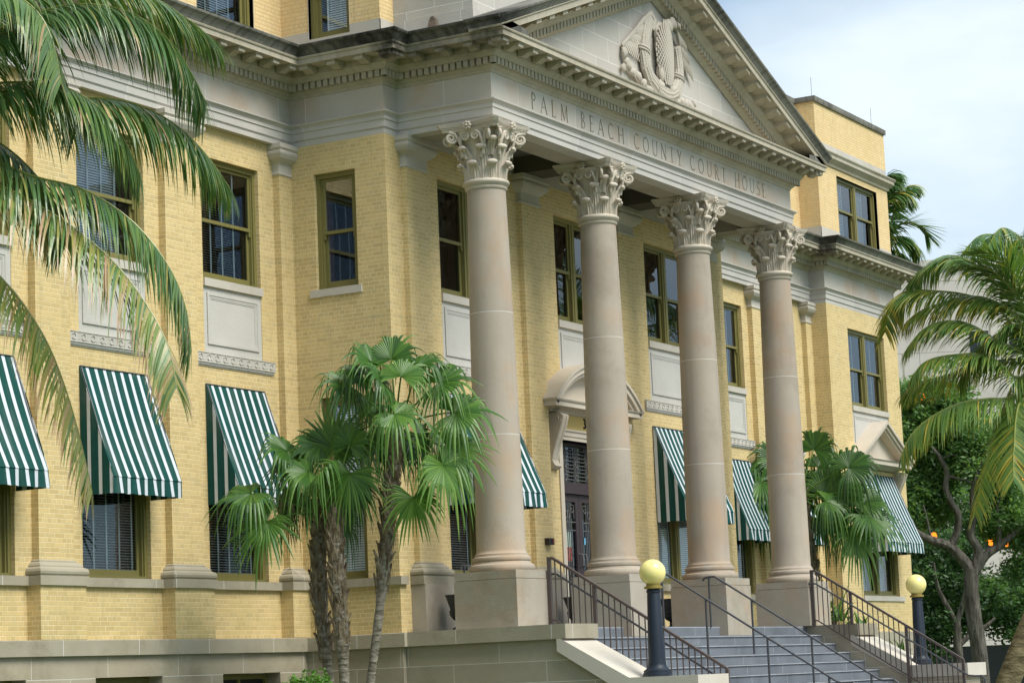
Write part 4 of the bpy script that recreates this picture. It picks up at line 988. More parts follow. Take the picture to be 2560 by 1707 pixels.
# wings: layered feathers
def feather(x0, z0, x1, z1, r, p):
    tube(bm, [relief(x0, z0, p), relief((x0*.4+x1*.6), (z0*.4+z1*.6), p+.02), relief(x1, z1, p)], [r*.8, r, r*.55], 6, flat=.6)
for k in range(13):
    t_ = k/12; feather(-.32-.85*t_, 12.30-.50*t_, -.62-.93*t_, 11.38+.15*t_, .048, .02)
for k in range(12):
    t_ = k/11; feather(-.28-.70*t_, 12.36-.38*t_, -.48-.80*t_, 11.72+.05*t_, .05, .06)
for k in range(11):
    t_ = k/10; feather(-.18-.58*t_, 12.42-.22*t_, -.30-.76*t_, 12.02-.08*t_, .052, .10)
tube(bm, [relief(-.16, 12.20, .12), relief(-.10, 12.42, .16), relief(-.24, 12.52, .16), relief(-.55, 12.34, .13), relief(-1.0, 11.98, .09), relief(-1.56, 11.58, .05)], [.06, .075, .07, .055, .05, .04], 8)
for k in range(7):
    t_ = k/6; feather(1.00+.38*t_, 12.32-.34*t_, 1.26+.48*t_, 11.66-.16*t_+.05*(1-t_), .05, .10)
for k in range(6):
    t_ = k/5; feather(.98+.34*t_, 12.38-.26*t_, 1.14+.40*t_, 11.92-.12*t_, .05, .15)
for k in range(5):
    t_ = k/4; feather(.94+.28*t_, 12.42-.16*t_, 1.06+.32*t_, 12.12-.06*t_, .05, .20)
# ribbons
for pts in ([(-.35, 10.90), (-.60, 10.98), (-.80, 11.02), (-1.0, 11.14), (-1.2, 11.13), (-1.40, 11.24), (-1.62, 11.12)], [(-1.38, 11.26), (-1.50, 11.38), (-1.54, 11.56)], [(.85, 10.86), (1.05, 10.97), (1.25, 10.92), (1.42, 11.0), (1.58, 10.92), (1.72, 11.04)], [(1.55, 10.92), (1.66, 10.86), (1.78, 10.88)]):
    n = len(pts); m_ = (n-1)*5; sm = []
    for k in range(m_+1):
        x = k/m_*(n-1); i = min(int(x), n-2); u = x-i; q = [Vector(pts[max(0, min(n-1, i+o_))]) for o_ in (-1, 0, 1, 2)]
        sm.append(.5*((2*q[1])+(q[2]-q[0])*u+(2*q[0]-5*q[1]+4*q[2]-q[3])*u*u+(3*q[1]-q[0]-3*q[2]+q[3])*u**3))
    tube(bm, [relief(p.x, p.y-.03, .07+.05*math.sin(k*1.1)) for k, p in enumerate(sm)], [.075+.025*math.sin(k*1.1) if k < m_ else .03 for k in range(m_+1)], 10)
for v_ in bm.verts: v_.co.y = YE+(v_.co.y-YE)*.5
part('eagle_relief', bm, stone_mat('relief limestone', (.52, .47, .40), (.45, .40, .33), (.32, .28, .22), 0, stain_amt=.4), smooth=True)

# ================================================================== AWNINGS
def awning(x0, x1, yw, zt, out, zb_, label, drop=.27):
    root = thing('awning', label, 'awning', ((x0+x1)/2, yw, zb_), 'striped window awnings')
    ox, oy, oz = root.location; wv = x1-x0
    bm = bmesh.new(); uv = bm.loops.layers.uv.new('UVMap')
    def quad(P, U, off=0):
        f = bm.faces.new([bm.verts.new((p[0]-ox, p[1]-oy, p[2]-oz)) for p in P])
        for l, u in zip(f.loops, U): l[uv].uv = (u, 0)
    NX, NZ = 12, 12
    rng = random.Random(int(x0*10))
    def pt(i, j):
        u, v_ = i/NX, j/NZ; sag = (.045+.02*math.sin(x0*7))*math.sin(PI*v_)*(.3+.7*math.sin(PI*u))+.006*math.sin(u*19+x0)*v_
        return (x0+wv*u, yw-.01-out*v_+sag*.9, zt-(zt-zb_)*v_-sag*.35)
    for i in range(NX):
        for j in range(NZ): quad([pt(i, j), pt(i, j+1), pt(i+1, j+1), pt(i+1, j)], [wv*i/NX, wv*i/NX, wv*(i+1)/NX, wv*(i+1)/NX])
    yf = yw-.01-out
    def vp(u, k): 
        wob = .012*math.sin(u*14+x0)*k
        return (x0+u, yf+.012-wob-.01*k, zb_-drop*k/2*1.0-(.006*math.sin(u*23) if k == 2 else 0))
    for i in range(NX*2):
        a, b_ = wv*i/(NX*2), wv*(i+1)/(NX*2)
        for k in (0, 1): quad([vp(a, k), vp(a, k+1), vp(b_, k+1), vp(b_, k)], [a, a, b_, b_])
    for X, so in ((x0, 1), (x1, -1)):
        n = 14
        for i in range(n):
            a, b_ = out*i/n, out*(i+1)/n; za, zb2 = zt-(zt-zb_)*i/n, zt-(zt-zb_)*(i+1)/n
            sx = .006*math.sin(i*1.1)*so
            quad([(X+sx, yw-.01-a, za-.0), (X+sx, yw-.01-a, zb_-drop), (X+sx, yw-.01-b_, zb_-drop), (X+sx, yw-.01-b_, zb2)], [out-a+.14, out-a+.14, out-b_+.14, out-b_+.14])
    c = obj('canopy', bm, AWN, root, recalc=False)
    md = c.modifiers.new('thickness', 'SOLIDIFY'); md.thickness = .006
    bm = bmesh.new()
    for a, b_ in (((x0+.03, yw-.03, zt-.03), (x0+.03, yf+.03, zb_)), ((x1-.03, yw-.03, zt-.03), (x1-.03, yf+.03, zb_)), ((x0+.03, yf+.03, zb_), (x1-.03, yf+.03, zb_)), ((x0+.03, yf+.03, zb_), (x0+.03, yw-.02, zb_)), ((x1-.03, yf+.03, zb_), (x1-.03, yw-.02, zb_)), ((x0+.02, yw-.02, zt-.01), (x1-.02, yw-.02, zt-.01))):
        tube(bm, [Vector(a)-root.location, Vector(b_)-root.location], .012, 6)
    obj('frame', bm, RAILG, root)
    return root
awning(-16.82, -15.03, 2.2, 4.43, .66, 2.58, 'green and white awning cut off by the left edge, leftmost of the row')
awning(-13.45, -11.66, 2.2, 4.43, .66, 2.58, 'green and white awning with a palm frond tip hanging over its left corner')
awning(-10.04, -8.25, 2.2, 4.43, .66, 2.58, 'green and white awning left of the fan palms, partly covered by their leaves')
awning(-5.58, -3.20, 0, 4.43, .76, 2.60, 'striped awning behind the leftmost portico column')
awning(3.20, 5.60, 0, 4.43, .76, 2.60, 'striped awning behind the third column, right of the entrance door')
awning(8.25, 10.04, 2.2, 4.43, .66, 2.58, 'striped awning on the right wing hidden beside the portico, nearest the portico')
awning(11.64, 13.45, 2.2, 4.43, .66, 2.58, 'striped awning behind the fan palm leaves left of the rightmost column')
awning(15.04, 16.84, 2.2, 4.43, .66, 2.58, 'striped awning just right of the rightmost column, below palm leaves')
awning(19.42, 22.32, YP, 4.43, .80, 2.45, 'wide striped awning under the small triangular stone hood at the right end')

# ================================================================== STAIRCASE (landing, steps, cheek walls)
ST = thing('staircase', 'grey granite entrance steps between pale stone cheek walls below the portico', 'staircase', (0, -5.7, -2.4))
def sp(name, bm, m, parent=None, **k): return part(name, bm, m, parent or ST, **k)
bm = bmesh.new(); bx(bm, -7.25, 7.25, -2.098, -.135, -2.42, -.255); bx(bm, -6.2, 6.2, -2.10, -.131, -.255, -.003); sp('landing', bm, GRAN)
for i in range(11):
    bm = bmesh.new(); y0 = -2.10-.325*(i+1); z1 = -.2*(i+1)
    bx(bm, -6.2, 6.2, y0, -2.10-.325*i, -2.42, z1-.035); bx(bm, -6.2, 6.2, y0-.02, -2.10-.325*i, z1-.035, z1); sp('step', bm, GRAN)
for s in (-1, 1):
    a, b_ = sorted((s*6.2, s*7.42)); e = .10
    bm = bmesh.new()
    bx(bm, min(a, b_)+(.0 if s > 0 else .10), max(a, b_)-(.10 if s > 0 else 0), -3.12, -.045, -2.42, -.252)   # body under the ledge
    P = [(-3.12, -2.42), (-5.62, -2.42), (-5.62, -1.22), (-4.40, -1.22), (-3.12, -.46)]
    x0, x1 = (a+.10, b_) if s < 0 else (a, b_-.10)
    A = [bm.verts.new((x0, y, z)) for y, z in P]; B = [bm.verts.new((x1, y, z)) for y, z in P]; n = len(P)
    for i in range(n): bm.faces.new((A[i], A[(i+1) % n], B[(i+1) % n], B[i]))
    bm.faces.new(A[::-1]); bm.faces.new(B)
    CW = sp('cheek_wall', bm, STONE_BASE)
    bm = bmesh.new(); bx(bm, a, b_, -3.30, -.14, -.25, 0.0); sp('ledge', bm, STONE_LEDGE, CW)
    bm = bmesh.new()
    P = [(-3.12, -.252), (-3.20, -.252), (-4.47, -.955), (-5.74, -.955), (-5.74, -1.23), (-4.40, -1.23), (-3.12, -.46)]
    A = [bm.verts.new((a, y, z)) for y, z in P]; B = [bm.verts.new((b_, y, z)) for y, z in P]; n = len(P)
    for i in range(n): bm.faces.new((A[i], A[(i+1) % n], B[(i+1) % n], B[i]))
    bm.faces.new(A[::-1]); bm.faces.new(B); sp('coping', bm, CHEEK, CW)

# ================================================================== HANDRAILS
def guard(x, label):
    root = thing('guard_rail', label, 'railing', (x, -2.3, 0), 'brown baluster railings on the cheek walls')
    def q(name, bm, m=RAILM): return part(name, bm, m, root)
    top = lambda y: 1.20-(-2.41-y)*.634 if y < -2.41 else 1.20
    Y0, Y1 = -2.30, -5.70
    def rail(bm, dz, wd, ht, ya=Y0, yb=Y1):
        ys = [ya, -2.41, yb] if ya > -2.41 else [ya, yb]
        for p, r in zip(ys, ys[1:]):
            zp, zr = top(p)+dz, top(r)+dz
            hexa(bm, [(x-wd, p, zp-ht), (x+wd, p, zp-ht), (x+wd, r, zr-ht), (x-wd, r, zr-ht), (x-wd, p, zp), (x+wd, p, zp), (x+wd, r, zr), (x-wd, r, zr)])
    bm = bmesh.new(); rail(bm, .02, .035, .05); q('top_rail', bm)
    bm = bmesh.new(); rail(bm, -1.08, .018, .03); q('bottom_rail', bm)
    for y in (-2.33, -3.21, -4.45, -5.68):
        bm = bmesh.new(); zb_ = 0 if y > -3.3 else -.2*math.floor((-2.1-y)/.325+1); bx(bm, x-.03, x+.03, y-.03, y+.03, zb_-.02, top(y)-.02); q('post', bm)
    y = -2.33-.115
    while y > -5.65:
        if min(abs(y-v_) for v_ in (-3.21, -4.45)) > .05:
            bm = bmesh.new(); bx(bm, x-.009, x+.009, y-.009, y+.009, top(y)-1.07, top(y)-.02); q('baluster', bm)
        y -= .115
    bm = bmesh.new(); s = 1 if x < 0 else -1; xr = x+s*.07
    pts = [(xr, -2.26, top(-2.41)-.27), (xr, -2.44, top(-2.44)-.27), (xr, -5.8, top(-5.8)-.27), (xr, -5.95, top(-5.8)-.29), (xr, -6.1, top(-5.8)-.29), (xr, -6.16, top(-5.8)-.36), (xr, -6.16, top(-5.8)-.55)]
    tube(bm, pts, .02, 8); 
    for y in (-3.21, -4.45, -5.6): tube(bm, [(x, y, top(y)-.33), (xr, y, top(y)-.27)], .01, 6)
    q('handrail', bm, RAILG)
guard(-6.1, 'brown metal railing with balusters on the left side of the entrance steps')
guard(6.1, 'brown metal railing with balusters on the right side of the entrance steps')
def handrail(x, label):
    root = thing('handrail', label, 'handrail', (x, -2.1, 0), 'plain handrails in the middle of the steps')
    top = lambda y: 1.0+(y+2.25)*.645 if y < -2.25 else 1.0
    bm = bmesh.new(); tube(bm, [(x, -1.98, .93), (x, -2.03, .98), (x, -2.12, 1.0), (x, -2.25, 1.0), (x, -2.32, top(-2.32)), (x, -5.66, top(-5.66)), (x, -5.75, top(-5.7)), (x, -5.98, top(-5.7)), (x, -6.05, top(-5.7)-.06), (x, -6.06, top(-5.7)-.3)], .021, 10); part('rail', bm, RAILG, root)
    for y in (-2.12, -3.04, -4.29, -5.5):
        zb_ = -.2*math.floor((-2.1-y)/.325+1) if y < -2.2 else -.01
        bm = bmesh.new(); tube(bm, [(x, y, zb_-.01), (x, y, top(y))], .022, 10); part('post', bm, RAILG, root)
handrail(-1.1, 'plain dark pipe handrail on the steps, the left one of the middle pair'); handrail(1.1, 'plain dark pipe handrail on the steps, the right one of the middle pair')
# short rails on the landing behind the pedestals
def landing_rail(x0, x1, y, z, label):
    root = thing('landing_rail', label, 'railing', (x0, y, 0), 'short dark rails on the landing')
    bm = bmesh.new(); tube(bm, [(x0, y+.0, z-.08), (x0+.03, y, z), (x1-.1, y, z), (x1-.02, y, z-.03), (x1, y, z-.12), (x1, y, 0)], .02, 8)
    part('rail', bm, RAILG, root); bm = bmesh.new(); tube(bm, [(x0+.12, y, 0), (x0+.12, y, z)], .02, 8); part('post', bm, RAILG, root)
landing_rail(-6.0, -4.7, -.45, 1.19, 'short dark pipe rail behind the base of the leftmost column')
landing_rail(4.6, 5.8, -.6, 1.19, 'short dark pipe rail behind the two right hand column pedestals')

# ================================================================== LAMPS
def lamp(x, y, z0, label):
    root = thing('lamp_post', label, 'lamp', (x, y, z0), 'globe lamps on the cheek walls')
    bm = bmesh.new(); lathe(bm, [(.25, 0), (.25, .05), (.235, .06), (.235, .10), (.20, .12), (.165, .16), (.155, .22)], n=10); lathe(bm, [(.155, .2), (.145, .3), (.112, 1.38), (.10, 1.42)], n=28)
    lathe(bm, [(.112, 1.40), (.122, 1.41), (.122, 1.45), (.09, 1.47)], n=28)
    obj('post', bm, LAMPM, root, smooth=True)
    bm = bmesh.new(); lathe(bm, [(.08, 1.46), (.155, 1.475), (.155, 1.51), (.12, 1.52), (.115, 1.56), (.14, 1.575)], n=28); obj('collar', bm, mat('tarnished gilt collar', (.30, .22, .05), .5, .5, .3), root, smooth=True)
    bm = bmesh.new(); bmesh.ops.create_uvsphere(bm, u_segments=40, v_segments=24, radius=.225, matrix=Matrix.Translation((0, 0, 1.745)))
    gm = mat('yellow opal globe', (.88, .76, .30), .25, .5); gb = gm.node_tree.nodes['Principled BSDF']; gb.inputs['Subsurface Weight'].default_value = .35; gb.inputs['Subsurface Radius'].default_value = (.2, .15, .05)
    obj('globe', bm, gm, root, smooth=True)
lamp(-6.88, -4.74, -.955, 'yellow globe lamp on navy post at the left of the steps, nearer one')
lamp(6.90, -4.45, -.955, 'yellow globe lamp on navy post at the right of the steps, farther one')

# ================================================================== URNS
def urn(x, y, label):
    root = thing('urn', label, 'urn', (x, y, 0), 'dark garden urns on the landing')
    bm = bmesh.new(); lathe(bm, [(.15, 0), (.15, .04), (.07, .08), (.06, .16), (.13, .20), (.19, .28), (.20, .36), (.175, .37), (.19, .42), (.25, .60), (.27, .64), (.25, .64), (.20, .5)], n=24); obj('bowl', bm, URNM, root, smooth=True)
    bm = bmesh.new()
    for s in (-1, 1): tube(bm, [(s*.19, 0, .38), (s*.26, 0, .34), (s*.25, 0, .25), (s*.16, 0, .22)], .014, 6)
    obj('handle', bm, URNM, root)
urn(-6.50, -.70, 'dark urn between the leftmost column pedestal and the wall'); urn(-2.02, -.70, 'dark urn behind the second pedestal, left of the door steps'); urn(2.27, -.70, 'dark urn behind the third pedestal from the left')

# ================================================================== PALMS
def set_tint(bm_layer, face, v_):
    for l in face.loops: l[bm_layer] = (v_, v_, v_, 1)
def fan_leaf(hub, dirv, size, rng, droop=1.0, spread=300, up=Vector((0, 0, 1)), tone=.45, tilt=.0):
    """palmate leaf: pleated segments round the hub, joined for half their length, tips hanging"""
    bm = bmesh.new(); lay = bm.loops.layers.float_color.new('tint')
    d = dirv.normalized(); s = d.cross(up).normalized(); nrm = s.cross(d).normalized()
    if tilt: 
        q = Matrix.Rotation(tilt, 3, d); s = q @ s; nrm = q @ nrm
    n = 38; rows = 10
    for i in range(n):
        a = R(-spread/2+spread*(i+.5)/n); da = R(spread/n)/2
        ln = size*(1-.35*(abs(a)/PI)**2)*rng.uniform(.80, 1.08); kk = rng.uniform(.4, 1.6); tn = min(.92, max(0, tone+rng.uniform(-.22, .22)))
        prev = None; tw = rng.uniform(-.3, .3)
        for k in range(rows+1):
            t_ = k/rows; r = ln*t_; 
            cup = .18*size*(t_**1.0)*abs(math.sin(a*.5))**1.2
            hw = r*math.tan(da)*1.05 if t_ < .48 else ln*.48*math.tan(da)*1.1*max(.02, (1-t_)/.52)**.58
            e = d*math.cos(a)+s*math.sin(a); f = -d*math.sin(a)+s*math.cos(a)
            dr = droop*kk*ln*max(0, t_-.47)**1.5*1.55
            c = hub+e*(r-dr*.34*(1 if droop > 0 else 0))+nrm*(cup*.6-.10*ln*t_*t_)+Vector((0, 0, -dr))
            f = (f*math.cos(tw*t_)+nrm*math.sin(tw*t_))
            ridge = .30*hw+.002
            v0 = bm.verts.new(c-f*hw); v1 = bm.verts.new(c+nrm*ridge); v2 = bm.verts.new(c+f*hw)
            if prev:
                tt = tn+.25*max(0, t_-.6)+(rng.random() < .12 and k == rows)*.3
                for q in ((prev[0], prev[1], v1, v0), (prev[1], prev[2], v2, v1)): set_tint(lay, bm.faces.new(q), min(1, tt))
            prev = (v0, v1, v2)
    return bm
def petiole(bm, a, b_, lay, tone, sag=.10):
    m_ = (a+b_)/2+Vector((0, 0, sag*(b_-a).length)); pts = [a*(1-t_)**2+m_*2*t_*(1-t_)+b_*t_*t_ for t_ in [k/6 for k in range(7)]]
    f0 = len(bm.faces); tube(bm, pts, [.022, .02, .018, .016, .014, .013, .012], 5)
    bm.faces.ensure_lookup_table()
    for f in bm.faces[f0:]: set_tint(lay, f, tone)
def booted_trunk(root, pts, r0, r1, smooth_to=.2, seed=1):
    rng = random.Random(seed); P = [Vector(p) for p in pts]
    def pos(t_):
        x = t_*(len(P)-1); i = min(int(x), len(P)-2); return P[i].lerp(P[i+1], x-i)
    ns = 26
    bm = bmesh.new(); rr = [r0+(r1-r0)*k/ns+(0 if k/ns < smooth_to else .02)+rng.uniform(-.006, .006) for k in range(ns+1)]
    tube(bm, [pos(k/ns) for k in range(ns+1)], rr, 12)
    obj('trunk', bm, BARK_SM, root, smooth=True)
    bm = bmesh.new(); ln = sum((a-b_).length for a, b_ in zip(P, P[1:])); k = 0; t_ = smooth_to
    while t_ < .99:
        c = pos(t_); a = k*2.4+rng.uniform(-.4, .4); e = Vector((math.cos(a), math.sin(a), 0)); s = Vector((-e.y, e.x, 0)); r = r0+(r1-r0)*t_+.005
        h = rng.uniform(.14, .30); wv = rng.uniform(.05, .085); o_ = rng.uniform(.015, .07)
        base = c+e*r*.85; tip = c+e*(r+o_+.03)+Vector((0, 0, h))+s*rng.uniform(-.05, .05)
        for (p, q, w0, w1) in ((base, tip, wv, wv*.45),):
            hexa(bm, [p-s*w0-e*.02, p+s*w0-e*.02, p+s*w0*.8+e*.025, p-s*w0*.8+e*.025, q-s*w1-e*.008, q+s*w1-e*.008, q+s*w1*.6+e*.012, q-s*w1*.6+e*.012])
        t_ += .022/ln*2.0; k += 1
    for j in range(int(60*ln)):   # loose fibre
        tt = rng.uniform(smooth_to, 1); c = pos(tt); a = rng.uniform(0, 2*PI); e = Vector((math.cos(a), math.sin(a), 0)); r = r0+(r1-r0)*tt+.02
        tube(bm, [c+e*r, c+e*(r+.02)+Vector((0, 0, -.06)), c+e*(r+.01)+Vector((rng.uniform(-.03, .03), rng.uniform(-.03, .03), -rng.uniform(.12, .25)))], [.006, .005, .002], 4)
    obj('leaf_bases', bm, BARK_BOOT, root)
def c6(x, y, dep): return at(500+x*.3891, 840+y*.3891, dep)
def fan_palm(label, trunk_pts, r0, r1, leaves, seed, smooth_to=.2, D=39.5, group='fan palms by the steps', heart=None):
    rng = random.Random(seed); p0, p1 = Vector(trunk_pts[0]), Vector(trunk_pts[1]); g_ = p0+(p0-p1).normalized()*max(0, p0.z+2.45)*.35; g_.z = -2.45
    trunk_pts = [tuple(g_)]+list(trunk_pts); root = thing('fan_palm', label, 'palm tree', trunk_pts[0], group)
    base = Vector(trunk_pts[0]); tp = [Vector(p)-base for p in trunk_pts]
    booted_trunk(root, tp, r0, r1, smooth_to, seed)
    top = tp[-1]
    for lf in leaves:
        hub, tipp, size, droop, tone = lf[:5]; tilt = lf[5] if len(lf) > 5 else 0
        hub = hub-base; d = (tipp-base)-hub
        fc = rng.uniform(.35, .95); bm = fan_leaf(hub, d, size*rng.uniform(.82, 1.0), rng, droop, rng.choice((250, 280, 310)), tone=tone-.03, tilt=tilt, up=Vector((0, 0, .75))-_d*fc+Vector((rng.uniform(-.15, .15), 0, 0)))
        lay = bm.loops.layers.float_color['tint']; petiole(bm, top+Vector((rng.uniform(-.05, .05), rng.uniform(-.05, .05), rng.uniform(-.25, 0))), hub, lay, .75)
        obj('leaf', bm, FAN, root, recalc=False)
DP = 39.6
def LF(x, y, x2, y2, size, droop=1., tone=.42, dd=0., dd2=0., tilt=0.): return (c6(x, y, DP+dd), c6(x2, y2, DP+dd+dd2), size, droop, tone, tilt)
k_ = 1/155.*1/.3891
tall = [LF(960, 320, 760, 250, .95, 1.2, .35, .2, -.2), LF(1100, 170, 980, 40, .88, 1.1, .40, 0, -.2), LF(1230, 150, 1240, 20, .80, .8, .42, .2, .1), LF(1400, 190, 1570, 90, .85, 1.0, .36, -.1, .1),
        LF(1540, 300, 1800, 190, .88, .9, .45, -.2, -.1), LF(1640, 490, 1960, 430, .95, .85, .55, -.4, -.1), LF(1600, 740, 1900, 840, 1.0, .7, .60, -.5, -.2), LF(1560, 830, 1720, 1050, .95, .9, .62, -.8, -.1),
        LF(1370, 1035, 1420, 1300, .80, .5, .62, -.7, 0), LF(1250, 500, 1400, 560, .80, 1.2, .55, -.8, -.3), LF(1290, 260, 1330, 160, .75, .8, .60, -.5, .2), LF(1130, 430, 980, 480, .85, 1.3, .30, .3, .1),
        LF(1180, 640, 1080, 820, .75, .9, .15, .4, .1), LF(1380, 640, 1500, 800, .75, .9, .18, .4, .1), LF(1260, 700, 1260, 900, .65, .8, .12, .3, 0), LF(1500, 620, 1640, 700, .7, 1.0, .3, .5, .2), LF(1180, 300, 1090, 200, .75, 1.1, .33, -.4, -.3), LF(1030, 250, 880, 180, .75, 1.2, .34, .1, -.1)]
tr3 = [at(925, 1712, DP-.3), at(945, 1560, DP-.3), at(962, 1400, DP-.25), at(975, 1250, DP-.2), at(990, 1130, DP-.1), at(992, 1060, DP)]
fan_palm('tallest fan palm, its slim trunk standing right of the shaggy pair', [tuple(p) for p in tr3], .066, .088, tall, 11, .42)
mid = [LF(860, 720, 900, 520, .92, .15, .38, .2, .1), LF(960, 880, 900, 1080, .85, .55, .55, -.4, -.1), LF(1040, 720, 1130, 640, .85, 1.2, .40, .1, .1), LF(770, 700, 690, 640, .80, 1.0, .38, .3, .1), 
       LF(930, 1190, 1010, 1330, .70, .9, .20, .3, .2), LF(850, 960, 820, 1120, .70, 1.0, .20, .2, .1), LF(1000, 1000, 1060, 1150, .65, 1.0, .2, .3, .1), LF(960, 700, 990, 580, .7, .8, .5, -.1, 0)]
tr2 = [at(862, 1712, DP-.5), at(855, 1600, DP-.5), at(846, 1480, DP-.45), at(838, 1360, DP-.4), at(838, 1290, DP-.3), at(840, 1220, DP-.2)]
fan_palm('middle fan palm of the group of three, with thick shaggy trunk', [tuple(p) for p in tr2], .085, .10, mid, 12, .30)
lo = [LF(560, 740, 420, 640, .85, 1.2, .42, .2, -.1), LF(430, 1190, 270, 1330, .88, .55, .55, -.4, -.1), LF(330, 1010, 120, 1060, .98, 1.1, .38, -.1, -.2), LF(700, 870, 560, 880, .92, 1.3, .52, -.2, -.2), LF(770, 900, 800, 850, .75, 1.2, .5, -.5, -.2),
      LF(620, 820, 520, 760, .75, 1.0, .30, .3, .2), LF(640, 1000, 560, 1100, .75, 1.1, .22, .3, .2), LF(720, 1050, 700, 1180, .65, 1.0, .16, .2, .2), LF(560, 1090, 480, 1200, .7, 1.0, .2, .4, .2)]
tr1 = [at(826, 1712, DP-.1), at(812, 1620, DP-.1), at(800, 1500, DP), at(795, 1400, DP), at(800, 1330, DP), at(806, 1270, DP+.1)]
fan_palm('leftmost fan palm of the group, low crown reaching over the striped awning', [tuple(p) for p in tr1], .075, .095, lo, 13, .30)
# right-hand fan palm, between portico and end pavilion
DR = 62.
def LR(x, y, x2, y2, size, droop=1., tone=.35, dd=0., dd2=0.): return (at(1780+x*.2551, 1040+y*.2551, DR+dd), at(1780+x2*.2551, 1040+y2*.2551, DR+dd+dd2), size*1.2, droop*1.1, tone+.03)
rl = [LR(400, 440, 270, 420, 1.0, 1.2, .25, .6), LR(380, 700, 260, 760, 1.0, 1.0, .22, .5), LR(420, 900, 330, 1040, .9, 1.0, .2, .6), LR(420, 480, 300, 400, 1.0, 1.2, .22, .8), LR(480, 640, 300, 620, 1.1, .7, .35), LR(450, 800, 300, 850, 1.1, .8, .28, .3), LR(560, 900, 500, 1080, 1.0, .8, .25), LR(1000, 330, 1050, 210, 1.0, 1.1, .30, .3), LR(1040, 500, 1180, 420, 1.0, 1.1, .22, .5),
      LR(1340, 500, 1480, 400, 1.15, 1.0, .30, -.5), LR(1100, 760, 1230, 640, 1.15, .3, .38, -.2), LR(1120, 830, 1240, 860, 1.1, 1.2, .45, -.8), LR(1480, 850, 1640, 800, .95, 1.2, .38, -.4), LR(1530, 970, 1740, 1030, 1.15, .5, .42, -.8),
      LR(1400, 1170, 1560, 1330, 1.05, .8, .55, -1.0), LR(760, 620, 720, 480, 1.0, .9, .25, .3), LR(760, 880, 800, 1040, 1.0, 1.1, .2, .2), LR(1050, 1000, 1180, 1080, .9, 1.1, .22, .3), LR(1340, 1080, 1280, 1180, .8, .9, .3, .2), LR(640, 420, 560, 330, 1.0, 1.0, .28, .4), LR(900, 700, 980, 620, 1.0, 1.0, .2, .8), LR(1300, 760, 1420, 700, .9, 1.2, .3, 0)]
trr = [at(2050, 1640, DR), at(2042, 1500, DR), at(2030, 1400, DR), at(2010, 1290, DR), at(2000, 1230, DR)]
fan_palm('dark fan palm behind the rightmost column, right of the steps', [tuple(p) for p in trr], .10, .12, rl, 14, .2, group='fan palms by the steps')

def frond(pts, L_, n, rng, mat_, tone=.35, brown=0.0, droop=1.0, updir=Vector((0, 0, 1)), side=(1, 1), width=.020, taper=.45, base_r=.022, stiff=0.0, origin=Vector((0, 0, 0))):
    """pinnate frond along a curve; leaflets on both sides, hanging"""
    P = [Vector(p)-origin for p in pts]; bm = bmesh.new(); lay = bm.loops.layers.float_color.new('tint')
    def cr(t_):
        x = t_*(len(P)-1); i = min(int(x), len(P)-2); u = x-i
        p0, p1, p2, p3 = P[max(i-1, 0)], P[i], P[i+1], P[min(i+2, len(P)-1)]
        return .5*((2*p1)+(p2-p0)*u+(2*p0-5*p1+4*p2-p3)*u*u+(3*p1-p0-3*p2+p3)*u**3)
    m_ = 24; tube(bm, [cr(k/m_) for k in range(m_+1)], [base_r*(1-.8*k/m_) for k in range(m_+1)], 5)
    for f in bm.faces: set_tint(lay, f, .80)
    for i in range(n):
        t_ = (i+.5)/n; p = cr(t_); T = (cr(min(1, t_+.01))-cr(max(0, t_-.01))).normalized()
        sd = T.cross(updir)
        if sd.length < .15: sd = T.cross(Vector((.7, -.7, .1)))
        sd.normalize(); U = sd.cross(T).normalized()
        prof = (min(1, .45+2.2*t_))*(1-max(0, t_-.55)**1.5*1.75)
        for sg, amt in ((-1, side[0]), (1, side[1])):
            if amt == 0 or rng.random() < .03: continue
            ln = L_*prof*rng.uniform(.82, 1.1)*amt
            lean = .38+.75*t_**2+rng.uniform(-.12, .12)
            d = (sd*sg*.80+T*lean-U*(.42*min(1, droop)+rng.uniform(-.15, .15))).normalized()
            tn = tone+rng.uniform(-.18, .18)
            if rng.random() < brown*(.35+t_): tn = rng.uniform(.8, 1)
            kk = droop*rng.uniform(.75, 1.3); prev = None; q = p.copy(); seg = 7; wd = width*rng.uniform(.8, 1.25)
            g = Vector((0, 0, -1)); dirv = d.copy(); fw = (T-dirv*T.dot(dirv)).normalized()
            for k in range(seg+1):
                u = k/seg; hw = wd*(1-u**2.2)*(.55+.45*min(1, u*5))+.0008
                fold = U*hw*.5
                v0 = bm.verts.new(q-fw*hw-fold*0); v1 = bm.verts.new(q+fw*hw)
                if prev:
                    f = bm.faces.new((prev[0], prev[1], v1, v0)); set_tint(lay, f, min(1, max(0, tn+(.3*(u > .8)*(rng.random() < .3+brown)))))
                prev = (v0, v1)
                dirv = (dirv+g*kk*.30*(.25+u)).normalized(); q = q+dirv*(ln/seg)
    return bm
def coco(name_label, root_loc, trunk, fronds, mt, group='coconut palms', rr=(.16, .13)):
    root = thing('coconut_palm', name_label, 'palm tree', root_loc, group); o_ = Vector(root_loc)
    bm = bmesh.new(); P = [Vector(p)-o_ for p in trunk]; n = 40; pts = []
    for k in range(n+1):
        x = k/n*(len(P)-1); i = min(int(x), len(P)-2); pts.append(P[i].lerp(P[i+1], x-i))
    tube(bm, pts, [rr[0]+(rr[1]-rr[0])*k/n+(.006 if k % 2 else 0) for k in range(n+1)], 14); obj('trunk', bm, BARK_COCO, root, smooth=True)
    for fbm in fronds(o_): obj('frond', fbm, mt, root, recalc=False)
    return root
